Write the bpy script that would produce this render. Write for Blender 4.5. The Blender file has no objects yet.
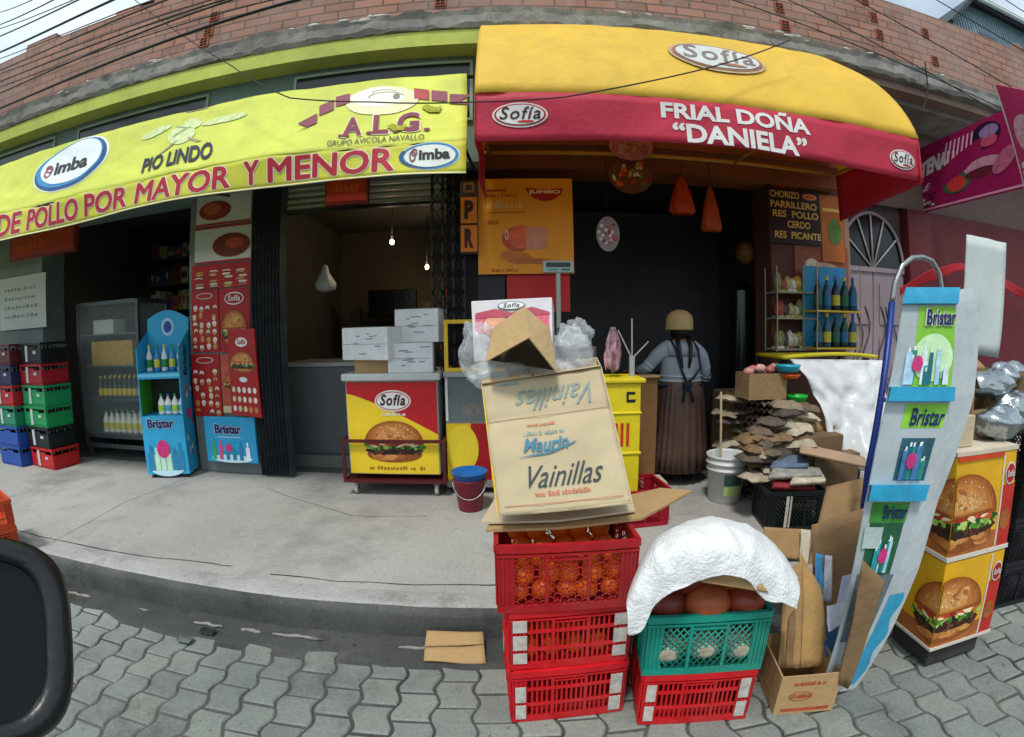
import bpy, bmesh, math, random
from mathutils import Vector, Matrix, noise
random.seed(7)
V=Vector; PI=math.pi
SC=bpy.context.scene; COL=SC.collection
# ---------------------------------------------------------------- lens model (used to read positions off the photograph)
F,KP,PITCH,ROLL,CZ=471.6,.058,.0827,.0134,1.53
def ray(px,py):
    x,y=px-512,py-368.5
    c,s=math.cos(ROLL),math.sin(ROLL); x,y=x*c-y*s,x*s+y*c
    r=math.hypot(x,y) or 1e-6
    q=r/F; th=q-KP*q**3
    X=math.sin(th)*x/r; u=-math.sin(th)*y/r; d=math.cos(th)
    c,s=math.cos(PITCH),math.sin(PITCH)
    return V((X,d*c+u*s,-d*s+u*c))
def at(px,py,Y): a=ray(px,py); a=a*(Y/a.y); return V((a.x,a.y,a.z+CZ))
def gnd(px,py,z=.18): a=ray(px,py); a=a*((z-CZ)/a.z); return V((a.x,a.y,z))
def atX(px,py,X): a=ray(px,py); a=a*(X/a.x); return V((a.x,a.y,a.z+CZ))
# ---------------------------------------------------------------- materials
def lin(h):
    if isinstance(h,tuple): return h
    h=h.lstrip('#'); c=[int(h[i:i+2],16)/255 for i in (0,2,4)]
    return tuple((x/12.92 if x<=.04045 else ((x+.055)/1.055)**2.4) for x in c)
_m={}
def M(hexc,rough=.6,var=.18,scale=5.,bump=.15,metal=0.,transl=0.,alpha=1.,emit=0.,dirt=0.,spec=.4,bscale=None,name=None):
    key=(hexc,rough,var,scale,bump,metal,transl,alpha,emit,dirt,spec,bscale)
    if key in _m: return _m[key]
    m=bpy.data.materials.new(name or 'mat_'+str(hexc).strip('#')); m.use_nodes=True
    nt=m.node_tree; n=nt.nodes; l=nt.links
    b=n['Principled BSDF']; out=n['Material Output']; c=lin(hexc)
    tc=n.new('ShaderNodeTexCoord')
    nz=n.new('ShaderNodeTexNoise'); nz.inputs['Scale'].default_value=scale; nz.inputs['Detail'].default_value=6; nz.inputs['Roughness'].default_value=.65
    l.new(tc.outputs['Object'],nz.inputs['Vector'])
    r=n.new('ShaderNodeValToRGB'); r.color_ramp.elements[0].position=.3; r.color_ramp.elements[1].position=.7
    r.color_ramp.elements[0].color=(*[x*(1-var) for x in c],1); r.color_ramp.elements[1].color=(*[min(1,x*(1+var*.7)) for x in c],1)
    l.new(nz.outputs['Fac'],r.inputs['Fac']); col=r.outputs['Color']
    if dirt:
        n2=n.new('ShaderNodeTexNoise'); n2.inputs['Scale'].default_value=scale*.45; n2.inputs['Detail'].default_value=9; n2.inputs['Roughness'].default_value=.75
        l.new(tc.outputs['Object'],n2.inputs['Vector'])
        r2=n.new('ShaderNodeValToRGB'); r2.color_ramp.elements[0].position=.48; r2.color_ramp.elements[1].position=.72
        r2.color_ramp.elements[0].color=(0,0,0,1); r2.color_ramp.elements[1].color=(dirt,dirt,dirt,1)
        l.new(n2.outputs['Fac'],r2.inputs['Fac'])
        mx=n.new('ShaderNodeMixRGB'); mx.inputs[2].default_value=(.09,.075,.06,1)
        l.new(r2.outputs['Color'],mx.inputs[0]); l.new(col,mx.inputs[1]); col=mx.outputs['Color']
    l.new(col,b.inputs['Base Color'])
    b.inputs['Roughness'].default_value=rough; b.inputs['Metallic'].default_value=metal
    b.inputs['Specular IOR Level'].default_value=spec
    if bump:
        nb=n.new('ShaderNodeTexNoise'); nb.inputs['Scale'].default_value=bscale or scale*6; nb.inputs['Detail'].default_value=5
        l.new(tc.outputs['Object'],nb.inputs['Vector'])
        bp=n.new('ShaderNodeBump'); bp.inputs['Strength'].default_value=bump; bp.inputs['Distance'].default_value=.02
        l.new(nb.outputs['Fac'],bp.inputs['Height']); l.new(bp.outputs['Normal'],b.inputs['Normal'])
    sh=b.outputs['BSDF']
    if emit:
        b.inputs['Emission Color'].default_value=(*c,1); b.inputs['Emission Strength'].default_value=emit
    if transl:
        t=n.new('ShaderNodeBsdfTranslucent'); l.new(col,t.inputs['Color'])
        mx=n.new('ShaderNodeMixShader'); mx.inputs[0].default_value=transl
        l.new(sh,mx.inputs[1]); l.new(t.outputs[0],mx.inputs[2]); sh=mx.outputs[0]
    if alpha<1:
        t=n.new('ShaderNodeBsdfTransparent'); mx=n.new('ShaderNodeMixShader'); mx.inputs[0].default_value=alpha
        l.new(t.outputs[0],mx.inputs[1]); l.new(sh,mx.inputs[2]); sh=mx.outputs[0]
    l.new(sh,out.inputs['Surface'])
    _m[key]=m; return m
# ---------------------------------------------------------------- mesh builder
_txt={}
def text_geo(s,bold=0.,shear=0.):
    k=(s,bold,shear)
    if k in _txt: return _txt[k]
    cu=bpy.data.curves.new('t','FONT'); cu.body=s; cu.offset=bold; cu.shear=shear; cu.resolution_u=3; cu.fill_mode='BOTH'
    if 'Sof' in s: cu.space_character=1.16
    o=bpy.data.objects.new('t',cu); COL.objects.link(o)
    dg=bpy.context.evaluated_depsgraph_get(); me=o.evaluated_get(dg).to_mesh()
    vs=[v.co.copy() for v in me.vertices]; fs=[tuple(p.vertices) for p in me.polygons]
    o.evaluated_get(dg).to_mesh_clear(); bpy.data.objects.remove(o); bpy.data.curves.remove(cu)
    xs=[v.x for v in vs] or [0,1]; ys=[v.y for v in vs] or [0,1]
    a,b,c,d=min(xs),max(xs),min(ys),max(ys)
    vs=[((v.x-a)/(b-a),(v.y-c)/(d-c)) for v in vs]
    _txt[k]=(vs,fs,(b-a)/(d-c)); return _txt[k]
class MB:
    def __init__(s,W=None,M=None): s.v=[];s.f=[];s.mi=[];s.mats=[];s.W=W;s.M=M;s.sm=[]
    def add(s,vs,fs,mat,smooth=False):
        if mat not in s.mats: s.mats.append(mat)
        k=s.mats.index(mat); n=len(s.v)
        for p in vs:
            p=V(p)
            if s.W: p=s.W(p)
            if s.M: p=s.M@p
            s.v.append(p)
        for f in fs: s.f.append(tuple(i+n for i in f)); s.mi.append(k); s.sm.append(smooth)
        return s
    def box(s,a,b,mat):
        x0,y0,z0=a;x1,y1,z1=b
        return s.add([(x0,y0,z0),(x1,y0,z0),(x1,y1,z0),(x0,y1,z0),(x0,y0,z1),(x1,y0,z1),(x1,y1,z1),(x0,y1,z1)],
          [(0,3,2,1),(4,5,6,7),(0,1,5,4),(1,2,6,5),(2,3,7,6),(3,0,4,7)],mat)
    def quad(s,a,b,c,d,mat): return s.add([a,b,c,d],[(0,1,2,3)],mat)
    def poly(s,pts,mat,h=0): return s.add([(p[0],p[1],h) for p in pts],[tuple(range(len(pts)))],mat)
    def rect(s,u0,v0,u1,v1,h,mat): return s.add([(u0,v0,h),(u1,v0,h),(u1,v1,h),(u0,v1,h)],[(0,1,2,3)],mat)
    def ell(s,cx,cy,rx,ry,h,mat,a0=0,a1=360,n=28,rot=0,ring=0):
        c,si=math.cos(rot),math.sin(rot)
        P=lambda k,q:(cx+rx*k*math.cos(q)*c-ry*k*math.sin(q)*si, cy+rx*k*math.cos(q)*si+ry*k*math.sin(q)*c, h)
        A=[math.radians(a0+(a1-a0)*i/n) for i in range(n+1)]
        if ring:
            vs=[P(1,q) for q in A]+[P(1-ring,q) for q in A]
            return s.add(vs,[(i,i+1,n+2+i,n+1+i) for i in range(n)],mat)
        K=(0,.35,.7,1.) if max(rx,ry)>.1 and n>12 else (0,1.)
        vs=[P(k,q) for k in K for q in A]
        return s.add(vs,[(j*(n+1)+i,(j+1)*(n+1)+i,(j+1)*(n+1)+i+1,j*(n+1)+i+1) for j in range(len(K)-1) for i in range(n)],mat)
    def scrib(s,u0,v0,u1,v1,h,mat):
        R=random.Random(int(u0*991+v0*77)); u=u0; hh=v1-v0; n=0
        while u<u1:
            w=min((u1-u0)*R.uniform(.03,.07),u1-u); s.rect(u,v0+hh*R.choice((0,0,.1)),u+w*.7,v1-hh*R.choice((0,.25,.35)),h,mat); u+=w*R.choice((1,1,1,1.9)); n+=1
        return s
    def fan(s,cx,cy,pts,h,mat,K=(0,.3,.6,.8,1.)):
        n=len(pts); vs=[(cx+(p[0]-cx)*k,cy+(p[1]-cy)*k,h) for k in K for p in pts]
        return s.add(vs,[(j*n+i,(j+1)*n+i,(j+1)*n+(i+1)%n,j*n+(i+1)%n) for j in range(len(K)-1) for i in range(n)],mat)
    def text(s,t,u0,v0,u1,v1,h,mat,bold=.02,shear=0.,arc=0.,flip=False):
        vs,fs,_=text_geo(t,bold,shear)
        o=[]
        for x,y in vs:
            if flip: x,y=1-x,1-y
            o.append((u0+(u1-u0)*x, v0+(v1-v0)*y+arc*(1-(2*x-1)**2),h))
        return s.add(o,fs,mat)
    def cyl(s,p0,p1,r0,r1,mat,n=14,caps=True,smooth=True):
        p0,p1=V(p0),V(p1); d=(p1-p0).normalized(); a=d.orthogonal().normalized(); b=d.cross(a)
        vs=[];
        for p,r in ((p0,r0),(p1,r1)):
            for i in range(n):
                q=2*PI*i/n; vs.append(p+(a*math.cos(q)+b*math.sin(q))*r)
        s.add(vs,[(i,(i+1)%n,n+(i+1)%n,n+i) for i in range(n)],mat,smooth)
        if caps: s.add(vs,[tuple(range(n-1,-1,-1)),tuple(range(n,2*n))],mat)
        return s
    def tube(s,pts,r,mat,n=8,closed=False):
        pts=[V(p) for p in pts]; N=len(pts); vs=[]; up=None
        for i,p in enumerate(pts):
            d=(pts[(i+1)%N] if closed or i<N-1 else p)-(pts[i-1] if closed or i>0 else p)
            d=d.normalized() if d.length>1e-9 else V((0,0,1))
            if up is None: up=d.orthogonal().normalized()
            a=(up-d*up.dot(d)); a=a.normalized() if a.length>1e-6 else d.orthogonal().normalized(); up=a; b=d.cross(a)
            rr=r[i] if isinstance(r,(list,tuple)) else r
            for k in range(n):
                q=2*PI*k/n; vs.append(p+(a*math.cos(q)+b*math.sin(q))*rr)
        fs=[]
        for i in range(N if closed else N-1):
            j=(i+1)%N
            for k in range(n): fs.append((i*n+k,i*n+(k+1)%n,j*n+(k+1)%n,j*n+k))
        if not closed: fs+= [tuple(range(n-1,-1,-1)),tuple((N-1)*n+k for k in range(n))]
        return s.add(vs,fs,mat,True)
    def lathe(s,prof,mat,c=(0,0,0),n=24,fn=None,sx=1,sy=1,cap=True):
        vs=[]
        for r,z in prof:
            for i in range(n):
                q=2*PI*i/n; rr=r*(fn(q,z) if fn else 1)
                vs.append((c[0]+rr*math.cos(q)*sx,c[1]+rr*math.sin(q)*sy,c[2]+z))
        fs=[(j*n+i,j*n+(i+1)%n,(j+1)*n+(i+1)%n,(j+1)*n+i) for j in range(len(prof)-1) for i in range(n)]
        if cap: fs+=[tuple(range(n-1,-1,-1)),tuple((len(prof)-1)*n+i for i in range(n))]
        return s.add(vs,fs,mat,True)
    def sph(s,c,r,mat,n=12,m=8,lump=0,seed=0):
        if not isinstance(r,(tuple,list)): r=(r,r,r)
        vs=[]
        for j in range(m+1):
            th=PI*j/m
            for i in range(n):
                ph=2*PI*i/n; d=V((math.sin(th)*math.cos(ph),math.sin(th)*math.sin(ph),math.cos(th)))
                k=1+lump*noise.noise(d*1.8+V((seed,0,0)))+lump*.5*noise.noise(d*5+V((0,seed,0))) if lump else 1
                vs.append((c[0]+d.x*r[0]*k,c[1]+d.y*r[1]*k,c[2]+d.z*r[2]*k))
        fs=[(j*n+i,(j+1)*n+i,(j+1)*n+(i+1)%n,j*n+(i+1)%n) for j in range(m) for i in range(n)]
        return s.add(vs,fs,mat,True)
    def grid(s,fn,nu,nv,mat,smooth=True,u=(0,1),v=(0,1)):
        vs=[fn(u[0]+(u[1]-u[0])*i/nu, v[0]+(v[1]-v[0])*j/nv) for j in range(nv+1) for i in range(nu+1)]
        fs=[(j*(nu+1)+i,j*(nu+1)+i+1,(j+1)*(nu+1)+i+1,(j+1)*(nu+1)+i) for j in range(nv) for i in range(nu)]
        return s.add(vs,fs,mat,smooth)
def wm(o):
    m=o.matrix_basis.copy()
    while o.parent: o=o.parent; m=o.matrix_basis@m
    return m
def build(name,mb,parent=None,label=None,cat=None,group=None,kind=None,bev=0,solid=0,sub=0,loc=None,weld=False):
    if parent is not None: inv=wm(parent).inverted()
    elif loc is not None: inv=Matrix.Translation(-V(loc))
    else: inv=Matrix()
    me=bpy.data.meshes.new(name); me.from_pydata([inv@p for p in mb.v],[],mb.f)
    for m in mb.mats: me.materials.append(m)
    me.polygons.foreach_set('material_index',mb.mi); me.polygons.foreach_set('use_smooth',mb.sm)
    me.update()
    o=bpy.data.objects.new(name,me); COL.objects.link(o)
    if parent is not None: o.parent=parent
    elif loc is not None: o.location=loc
    if weld:
        w=o.modifiers.new('w','WELD'); w.merge_threshold=1e-4
    if solid:
        q=o.modifiers.new('s','SOLIDIFY'); q.thickness=abs(solid); q.offset=0 if solid>0 else -1
    if sub:
        q=o.modifiers.new('u','SUBSURF'); q.levels=q.render_levels=sub
    if bev:
        q=o.modifiers.new('b','BEVEL'); q.width=bev; q.segments=2; q.limit_method='ANGLE'
    if label: o['label']=label
    if cat: o['category']=cat
    if group: o['group']=group
    if kind: o['kind']=kind
    return o
def thing(name,label,cat,loc=(0,0,0),rz=0,group=None):
    o=bpy.data.objects.new(name,None); COL.objects.link(o); o.location=loc; o.rotation_euler=(0,0,rz)
    o.empty_display_size=.05; o['label']=label; o['category']=cat
    o.matrix_basis=Matrix.Translation(V(loc))@Matrix.Rotation(rz,4,'Z')
    if group: o['group']=group
    return o
def kids(o): return [c for c in COL.objects if c.parent==o]
def dup(o,loc,rz=None,label=None,parent=None,rot=None):
    c=o.copy(); COL.objects.link(c)
    if parent is not None: c.parent=parent
    else:
        c.location=loc
        if rz is not None: c.rotation_euler=(0,0,rz)
        if rot is not None: c.rotation_euler=rot
        if label: c['label']=label
    for k in kids(o): dup(k,None,parent=c)
    return c
def quadW(a,b,c,d):
    """unit square -> 4 points (bottom-left, bottom-right, top-right, top-left); h = metres toward the viewer"""
    a,b,c,d=map(V,(a,b,c,d)); n=((b-a).cross(d-a)).normalized()
    def W(p):
        u,v,h=p
        return (a*(1-u)+b*u)*(1-v)+(d*(1-u)+c*u)*v+n*h
    return W
def planeW(Y): return lambda p: V((p[0],Y-p[2],p[1]))   # u=X, v=Z, h toward camera
# ---------------------------------------------------------------- shared colours
WHITE=M('#d8d8d4',.55,.08); INK=M('#15171c',.5,.1)
CARD=M('#a98a5f',.85,.14,4,.25,dirt=.25); CARD2=M('#8f7450',.9,.16,5,.3,dirt=.3); CARDD=M('#6e583d',.9,.2)
STEEL=M('#9a9c9c',.3,.1,8,.05,metal=.9); DARKSTEEL=M('#2b2c2e',.5,.2,8,.1,metal=.4)
RED=M('#c4141c',.45,.12,6,.1,dirt=.15); REDD=M('#8e0f18',.5,.15,6,.1,dirt=.2)
YEL=M('#e8c211',.5,.1,4,.08,dirt=.12); ORG=M('#e2620f',.5,.15)
PLW=M('#e3e6e8',.3,.08,7,.5,transl=.25,bscale=14)
def logo_sofia(mb,u0,v0,u1,v1,h=.004,fade=False):
    cx,cy,rx,ry=(u0+u1)/2,(v0+v1)/2,(u1-u0)/2,(v1-v0)/2
    WH=M('#bfc4bf',.6,.2,9) if fade else WHITE; RR=M('#8a5a44',.6,.3,9) if fade else M('#b01822',.5,.1); mb.ell(cx,cy,rx,ry,h,M('#b09a70',.6,.3,9) if fade else WHITE); mb.ell(cx,cy,rx*.93,ry*.88,h+.003,RR)
    mb.ell(cx,cy-.0*ry,rx*.86,ry*.78,h+.006,WH)
    mb.text('Sofía',cx-rx*.74,cy-ry*.38,cx+rx*.74,cy+ry*.62,h+.009,M('#7a6a66',.6,.3,9) if fade else M('#3a1016',.5,.1),.012,.25)
    mb.ell(cx+rx*.2,cy-ry*.55,rx*.3,ry*.1,h+.009,RR)
_bseed=[3]
def burger(mb,u0,v0,u1,v1,h=.004):
    w,t=u1-u0,v1-v0; cx=(u0+u1)/2; _bseed[0]+=1; R=random.Random(_bseed[0])
    C=lambda c,v=.3: M(c,.5,v,30,.03)
    def e(x,y,rx,ry,k,c,rot=0,n=14): mb.ell(u0+w*x,v0+t*y,w*rx,t*ry,h+.00004*k,c,rot=rot,n=n)
    k=0
    mb.ell(cx,v0+t*.18,w*.44,t*.18,h,C('#8a4a1c'))
    for i in range(10): k+=1; e(.5+R.uniform(-.3,.3),.13+R.uniform(-.04,.04),.1,.05,k,C(R.choice(('#a8602a','#b87434','#c88a48'))))
    k+=1; e(.5,.27,.47,.1,k,C('#2e150b',.5))
    for i in range(26): k+=1; e(R.uniform(.08,.92),.26+R.uniform(-.06,.05),R.uniform(.03,.07),R.uniform(.02,.045),k,C(R.choice(('#3c1c10','#54291a','#6a3820','#221008')),.5),R.uniform(-1,1),9)
    for i in range(40):
        x=R.uniform(.04,.96); k+=1; e(x,.36+R.uniform(-.06,.04),R.uniform(.025,.06),R.uniform(.018,.05),k,C(R.choice(('#2e6a18','#4a8a22','#79a83a','#a8c860','#1f4a12')),.5),R.uniform(-1,1),8)
    for i in range(9): k+=1; e(.16+.085*i,.41+R.uniform(-.02,.02),.075,.035,k,C(R.choice(('#b8301c','#a02414','#d05030'))),R.uniform(-.2,.2),10)
    for i in range(7): k+=1; e(R.uniform(.15,.85),.4+R.uniform(-.03,.03),.06,.02,k,C('#e8d8a8',.2),R.uniform(-.5,.5),9)
    k+=1; mb.ell(cx,v0+t*.43,w*.47,t*.5,h+.00004*k,C('#8c4616'),0,180)
    for q,c in ((.93,'#a05a22'),(.84,'#b06a2c'),(.72,'#bd7a38'),(.56,'#c98a48')):
        k+=1; mb.ell(cx-w*.03*(1-q),v0+t*(.44+.1*(1-q)),w*.47*q,t*.5*q,h+.00004*k,C(c,.22),4,176)
    for i in range(16): k+=1; a=R.uniform(.4,2.7); q=R.uniform(.1,.75); e(.5+.42*q*math.cos(a),.5+.38*q*math.sin(a),R.uniform(.03,.08),R.uniform(.02,.05),k,C(R.choice(('#c08040','#d09a5a','#aa6228'))),R.uniform(-1,1),9)
    for i in range(34):
        a=R.uniform(.3,2.8); q=R.uniform(.2,.86); k+=1
        e(.5+.44*q*math.cos(a),.48+.44*q*math.sin(a),.012,.009,k,C('#e0cfa0',.15),R.uniform(0,3),6)
# ================================================================ camera
cam=bpy.data.cameras.new('Camera'); co=bpy.data.objects.new('Camera',cam); COL.objects.link(co); SC.camera=co
co.location=(0,0,CZ); co.matrix_basis=Matrix.Translation((0,0,CZ))@Matrix.Rotation(PI/2-PITCH,4,'X')@Matrix.Rotation(-ROLL,4,'Z')
SC.render.resolution_x=1024; SC.render.resolution_y=737
cam.sensor_width=36; cam.sensor_fit='HORIZONTAL'; cam.lens=13; cam.clip_end=500; cam.clip_start=.02
cam.type='PANO'
fm=F*36/1024
def setp(k,v):
    for tgt in (cam,getattr(cam,'cycles',None)):
        try: setattr(tgt,k,v)
        except Exception: pass
SC.render.engine='CYCLES'
setp('panorama_type','FISHEYE_LENS_POLYNOMIAL'); setp('fisheye_fov',math.radians(200))
setp('fisheye_polynomial_k0',0.); setp('fisheye_polynomial_k1',-1/fm); setp('fisheye_polynomial_k2',0.)
setp('fisheye_polynomial_k3',KP/fm**3); setp('fisheye_polynomial_k4',0.)
SC.view_settings.view_transform='Standard'; SC.view_settings.look='None'; SC.view_settings.exposure=0
# ================================================================ light
SEL,SAZ=math.radians(62),math.radians(200)      # high sun, behind and a little left of the viewer
w=bpy.data.worlds.new('World'); SC.world=w; w.use_nodes=True
nt=w.node_tree; bg=nt.nodes['Background']
sky=nt.nodes.new('ShaderNodeTexSky'); sky.sky_type='NISHITA'; sky.sun_disc=False; sky.sun_elevation=SEL; sky.sun_rotation=SAZ
sky.dust_density=2.5; sky.air_density=1.2
tc=nt.nodes.new('ShaderNodeTexCoord'); nz=nt.nodes.new('ShaderNodeTexNoise'); nz.inputs['Scale'].default_value=2.2; nz.inputs['Detail'].default_value=7
nt.links.new(tc.outputs['Generated'],nz.inputs['Vector'])
rp=nt.nodes.new('ShaderNodeValToRGB'); rp.color_ramp.elements[0].position=.38; rp.color_ramp.elements[0].color=(.35,.35,.35,1); rp.color_ramp.elements[1].position=.62; rp.color_ramp.elements[1].color=(.95,.95,.95,1)
nt.links.new(nz.outputs['Fac'],rp.inputs['Fac'])
mx=nt.nodes.new('ShaderNodeMixRGB'); nt.links.new(rp.outputs['Color'],mx.inputs[0]); nt.links.new(sky.outputs[0],mx.inputs[1]); mx.inputs[2].default_value=(6.4,7.4,7.9,1)
nt.links.new(mx.outputs[0],bg.inputs['Color']); bg.inputs['Strength'].default_value=.155
sl=bpy.data.lights.new('sun','SUN'); sl.energy=2.5; sl.angle=math.radians(9); sl.color=(1,.96,.9)
so=bpy.data.objects.new('sun',sl); COL.objects.link(so); so.location=(-2,-4,9)
# direction toward the sun: azimuth measured as in the sky node (0 = +Y, clockwise seen from above)
sd=V((math.sin(SAZ)*math.cos(SEL),math.cos(SAZ)*math.cos(SEL),math.sin(SEL)))
so.rotation_euler=sd.to_track_quat('Z','Y').to_euler()
# ================================================================ ground
def concrete_mat(name,c1,c2,stain,scale=.8):
    m=bpy.data.materials.new(name); m.use_nodes=True; nt=m.node_tree; n=nt.nodes; l=nt.links; b=n['Principled BSDF']
    tc=n.new('ShaderNodeTexCoord')
    def noise_(sc,det=8,ro=.65):
        q=n.new('ShaderNodeTexNoise'); q.inputs['Scale'].default_value=sc; q.inputs['Detail'].default_value=det; q.inputs['Roughness'].default_value=ro; l.new(tc.outputs['Object'],q.inputs['Vector']); return q.outputs['Fac']
    def ramp(f,a,b_,ca,cb):
        r=n.new('ShaderNodeValToRGB'); r.color_ramp.elements[0].position=a; r.color_ramp.elements[1].position=b_; r.color_ramp.elements[0].color=(*ca,1); r.color_ramp.elements[1].color=(*cb,1); l.new(f,r.inputs['Fac']); return r.outputs['Color']
    def mix(f,a,b_,mode='MIX'):
        q=n.new('ShaderNodeMixRGB'); q.blend_type=mode; l.new(a,q.inputs[1]); l.new(b_,q.inputs[2])
        if isinstance(f,float): q.inputs[0].default_value=f
        else: l.new(f,q.inputs[0])
        return q.outputs[0]
    base=ramp(noise_(scale),.35,.65,c1,c2)
    st=ramp(noise_(scale*1.7,10,.72),.52,.66,(0,0,0),(.75,.75,.75)); sc_=n.new('ShaderNodeRGB'); sc_.outputs[0].default_value=(*stain,1)
    base=mix(st,base,sc_.outputs[0])
    fine=ramp(noise_(60,4),.3,.7,(.82,.82,.82),(1.12,1.12,1.12)); base=mix(1.,base,fine,'MULTIPLY')
    spk=ramp(noise_(22,3),.66,.72,(1,1,1),(.55,.55,.55)); base=mix(1.,base,spk,'MULTIPLY')
    l.new(base,b.inputs['Base Color']); b.inputs['Roughness'].default_value=.9; b.inputs['Specular IOR Level'].default_value=.2
    bp=n.new('ShaderNodeBump'); bp.inputs['Strength'].default_value=.35; bp.inputs['Distance'].default_value=.01
    l.new(noise_(45,6),bp.inputs['Height']); l.new(bp.outputs['Normal'],b.inputs['Normal'])
    return m
CONC=concrete_mat('sidewalk_concrete',(.31,.305,.285),(.41,.405,.38),(.20,.20,.19),.55)
CONCD=concrete_mat('kerb_concrete',(.055,.06,.06),(.10,.105,.10),(.035,.035,.035),1.5)  # kerb face: dirt and the shade on it both put into this dark colour
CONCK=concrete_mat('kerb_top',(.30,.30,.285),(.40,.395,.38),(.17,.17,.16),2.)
CONCS=concrete_mat('slab_concrete',(.17,.17,.155),(.30,.30,.27),(.07,.08,.06),2.5)
ASPH=concrete_mat('gutter',(.04,.045,.045),(.08,.085,.08),(.025,.025,.025),1.3)
DIRTG=concrete_mat('joint_dirt',(.025,.026,.024),(.13,.135,.12),(.02,.02,.02),.6)
def paver_mat():
    m=concrete_mat('paver',(.155,.172,.158),(.255,.27,.245),(.085,.09,.08),.9); nt=m.node_tree; n=nt.nodes; l=nt.links; b=n['Principled BSDF']
    g=n.new('ShaderNodeNewGeometry'); r=n.new('ShaderNodeValToRGB'); r.color_ramp.elements[0].color=(.84,.84,.86,1); r.color_ramp.elements[1].color=(1.1,1.11,1.08,1)
    l.new(g.outputs['Random Per Island'],r.inputs['Fac'])
    q=n.new('ShaderNodeMixRGB'); q.blend_type='MULTIPLY'; q.inputs[0].default_value=1
    src=b.inputs['Base Color'].links[0].from_socket; l.new(src,q.inputs[1]); l.new(r.outputs['Color'],q.inputs[2]); l.new(q.outputs[0],b.inputs['Base Color'])
    return m
PAV=paver_mat()
g=MB(); g.box((-120,-120,-.3),(120,120,-.03),ASPH); build('ground',g,kind='structure')
# pavers: wavy-sided interlocking blocks, one sheet
g=MB(); g.quad((-40,-14,-.009),(40,-14,-.009),(40,1.95,-.009),(-40,1.95,-.009),DIRTG)
CW,BL=.168,.172
def wav(y,k): return .015*math.sin(2*PI*y/BL*1.0+.3)+.006*noise.noise(V((k*3.1,y*3,0)))
for ci in range(-42,43):
    off=(ci%2)*BL*.5
    for ri in range(-9,12):
        y0=ri*BL+off; 
        if y0>1.9 : continue
        if y0+BL>1.9 and random.random()<.45: continue
        rr=random.Random(ci*131+ri*7); gp=.0035+.004*rr.random(); dz=rr.uniform(-.003,.003); tx,ty=rr.uniform(-.012,.012),rr.uniform(-.012,.012)
        def ring(ins,z):
            o=[]; nn=7
            yy0,yy1=y0+gp+ins,y0+BL-gp-ins
            for i in range(nn+1):
                y=yy0+(yy1-yy0)*i/nn; o.append((ci*CW+wav(y,ci)+gp+ins,y,z))
            for i in range(nn,-1,-1):
                y=yy0+(yy1-yy0)*i/nn; o.append(((ci+1)*CW+wav(y,ci+1)-gp-ins,y,z))
            return [(p[0]+.012*math.sin(p[1]*2),p[1]+.02*math.sin(p[0]*1.3),p[2]+dz+(p[0]-ci*CW)*tx+(p[1]-y0)*ty) for p in o]
        a,b,c=ring(0,-.02),ring(.001,-.006),ring(.007,0); m_=len(a)
        g.add(a+b,[(i,(i+1)%m_,m_+(i+1)%m_,m_+i)[::-1] for i in range(m_)],PAV)
        g.add(b+c,[(i,(i+1)%m_,m_+(i+1)%m_,m_+i)[::-1] for i in range(m_)]+[tuple(range(2*m_-1,m_-1,-1))],PAV)
build('road',g,kind='structure')
# gutter strip of patched asphalt with an uneven street-side edge
g=MB()
def gut(u,v):
    x=-24+48*u; e=1.845+.07*noise.noise(V((x*1.3,0,0)))+.05*noise.noise(V((x*4,3,0)))-.05
    y=e+(2.05-e)*v; return (x,y,.006+.008*noise.noise(V((x*3,y*5,2)))*(v>0)-(.03 if v==0 else 0))
g.grid(gut,700,8,ASPH); build('gutter',g,kind='structure')
g=MB()
R_=random.Random(5); x=-4.2
while x<1.2:
    L=R_.uniform(.12,.34)
    if R_.random()<.6:
        y=1.93+.015*noise.noise(V((x*2,0,5)))
        pts=[]
        for i in range(9):
            q=i/8; pts.append((x+L*q,y+R_.uniform(-.006,.006),.0125))
        g.tube(pts,[.004]+[R_.uniform(.006,.012) for _ in range(7)]+[.004],CONCS,6)
    x+=L+R_.uniform(.01,.12)
build('gutter_mortar_line',g,kind='structure')
# kerb and sidewalk
g=MB()
def ks(u,v):
    x=-30+60*u; w=.012*noise.noise(V((x*1.1,1,0)))+.006*noise.noise(V((x*7,2,0)))
    prof=[(2.03,-.05),(2.025,.06),(2.02,.13),(2.026,.16),(2.05,.178),(2.09,.182),(2.17,.183),(2.19,.1822)]
    y,z=prof[min(7,int(round(v*7)))]
    return (x,y+w,z+(.004*noise.noise(V((x*5,v*4,0))) if z>.1 else 0))
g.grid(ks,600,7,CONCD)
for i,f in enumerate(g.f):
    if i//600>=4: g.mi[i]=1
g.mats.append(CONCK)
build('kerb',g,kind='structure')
g=MB(); g.box((-30,2.185,-.1),(30,4.25,.18),CONC)
CRK=M('#2c2d2b',1,.3,10,0)
def crack(pts,w,z=.1835):
    ps=[V((x,y,z)) for x,y in pts]; L=[]
    for i in range(len(ps)-1):
        for k in range(14):
            p=ps[i].lerp(ps[i+1],k/14); n_=.02*noise.noise(p*3)+.008*noise.noise(p*14); L.append(p+V((n_*.3,n_,0)))
    vs=[];
    for i,p in enumerate(L):
        d=(L[min(i+1,len(L)-1)]-L[max(i-1,0)]).normalized(); q=V((-d.y,d.x,0))*w*(.4+.8*abs(noise.noise(p*6))); vs+= [p-q,p+q]
    g.add(vs,[(2*i,2*i+2,2*i+3,2*i+1) for i in range(len(L)-1)],CRK)
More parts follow.
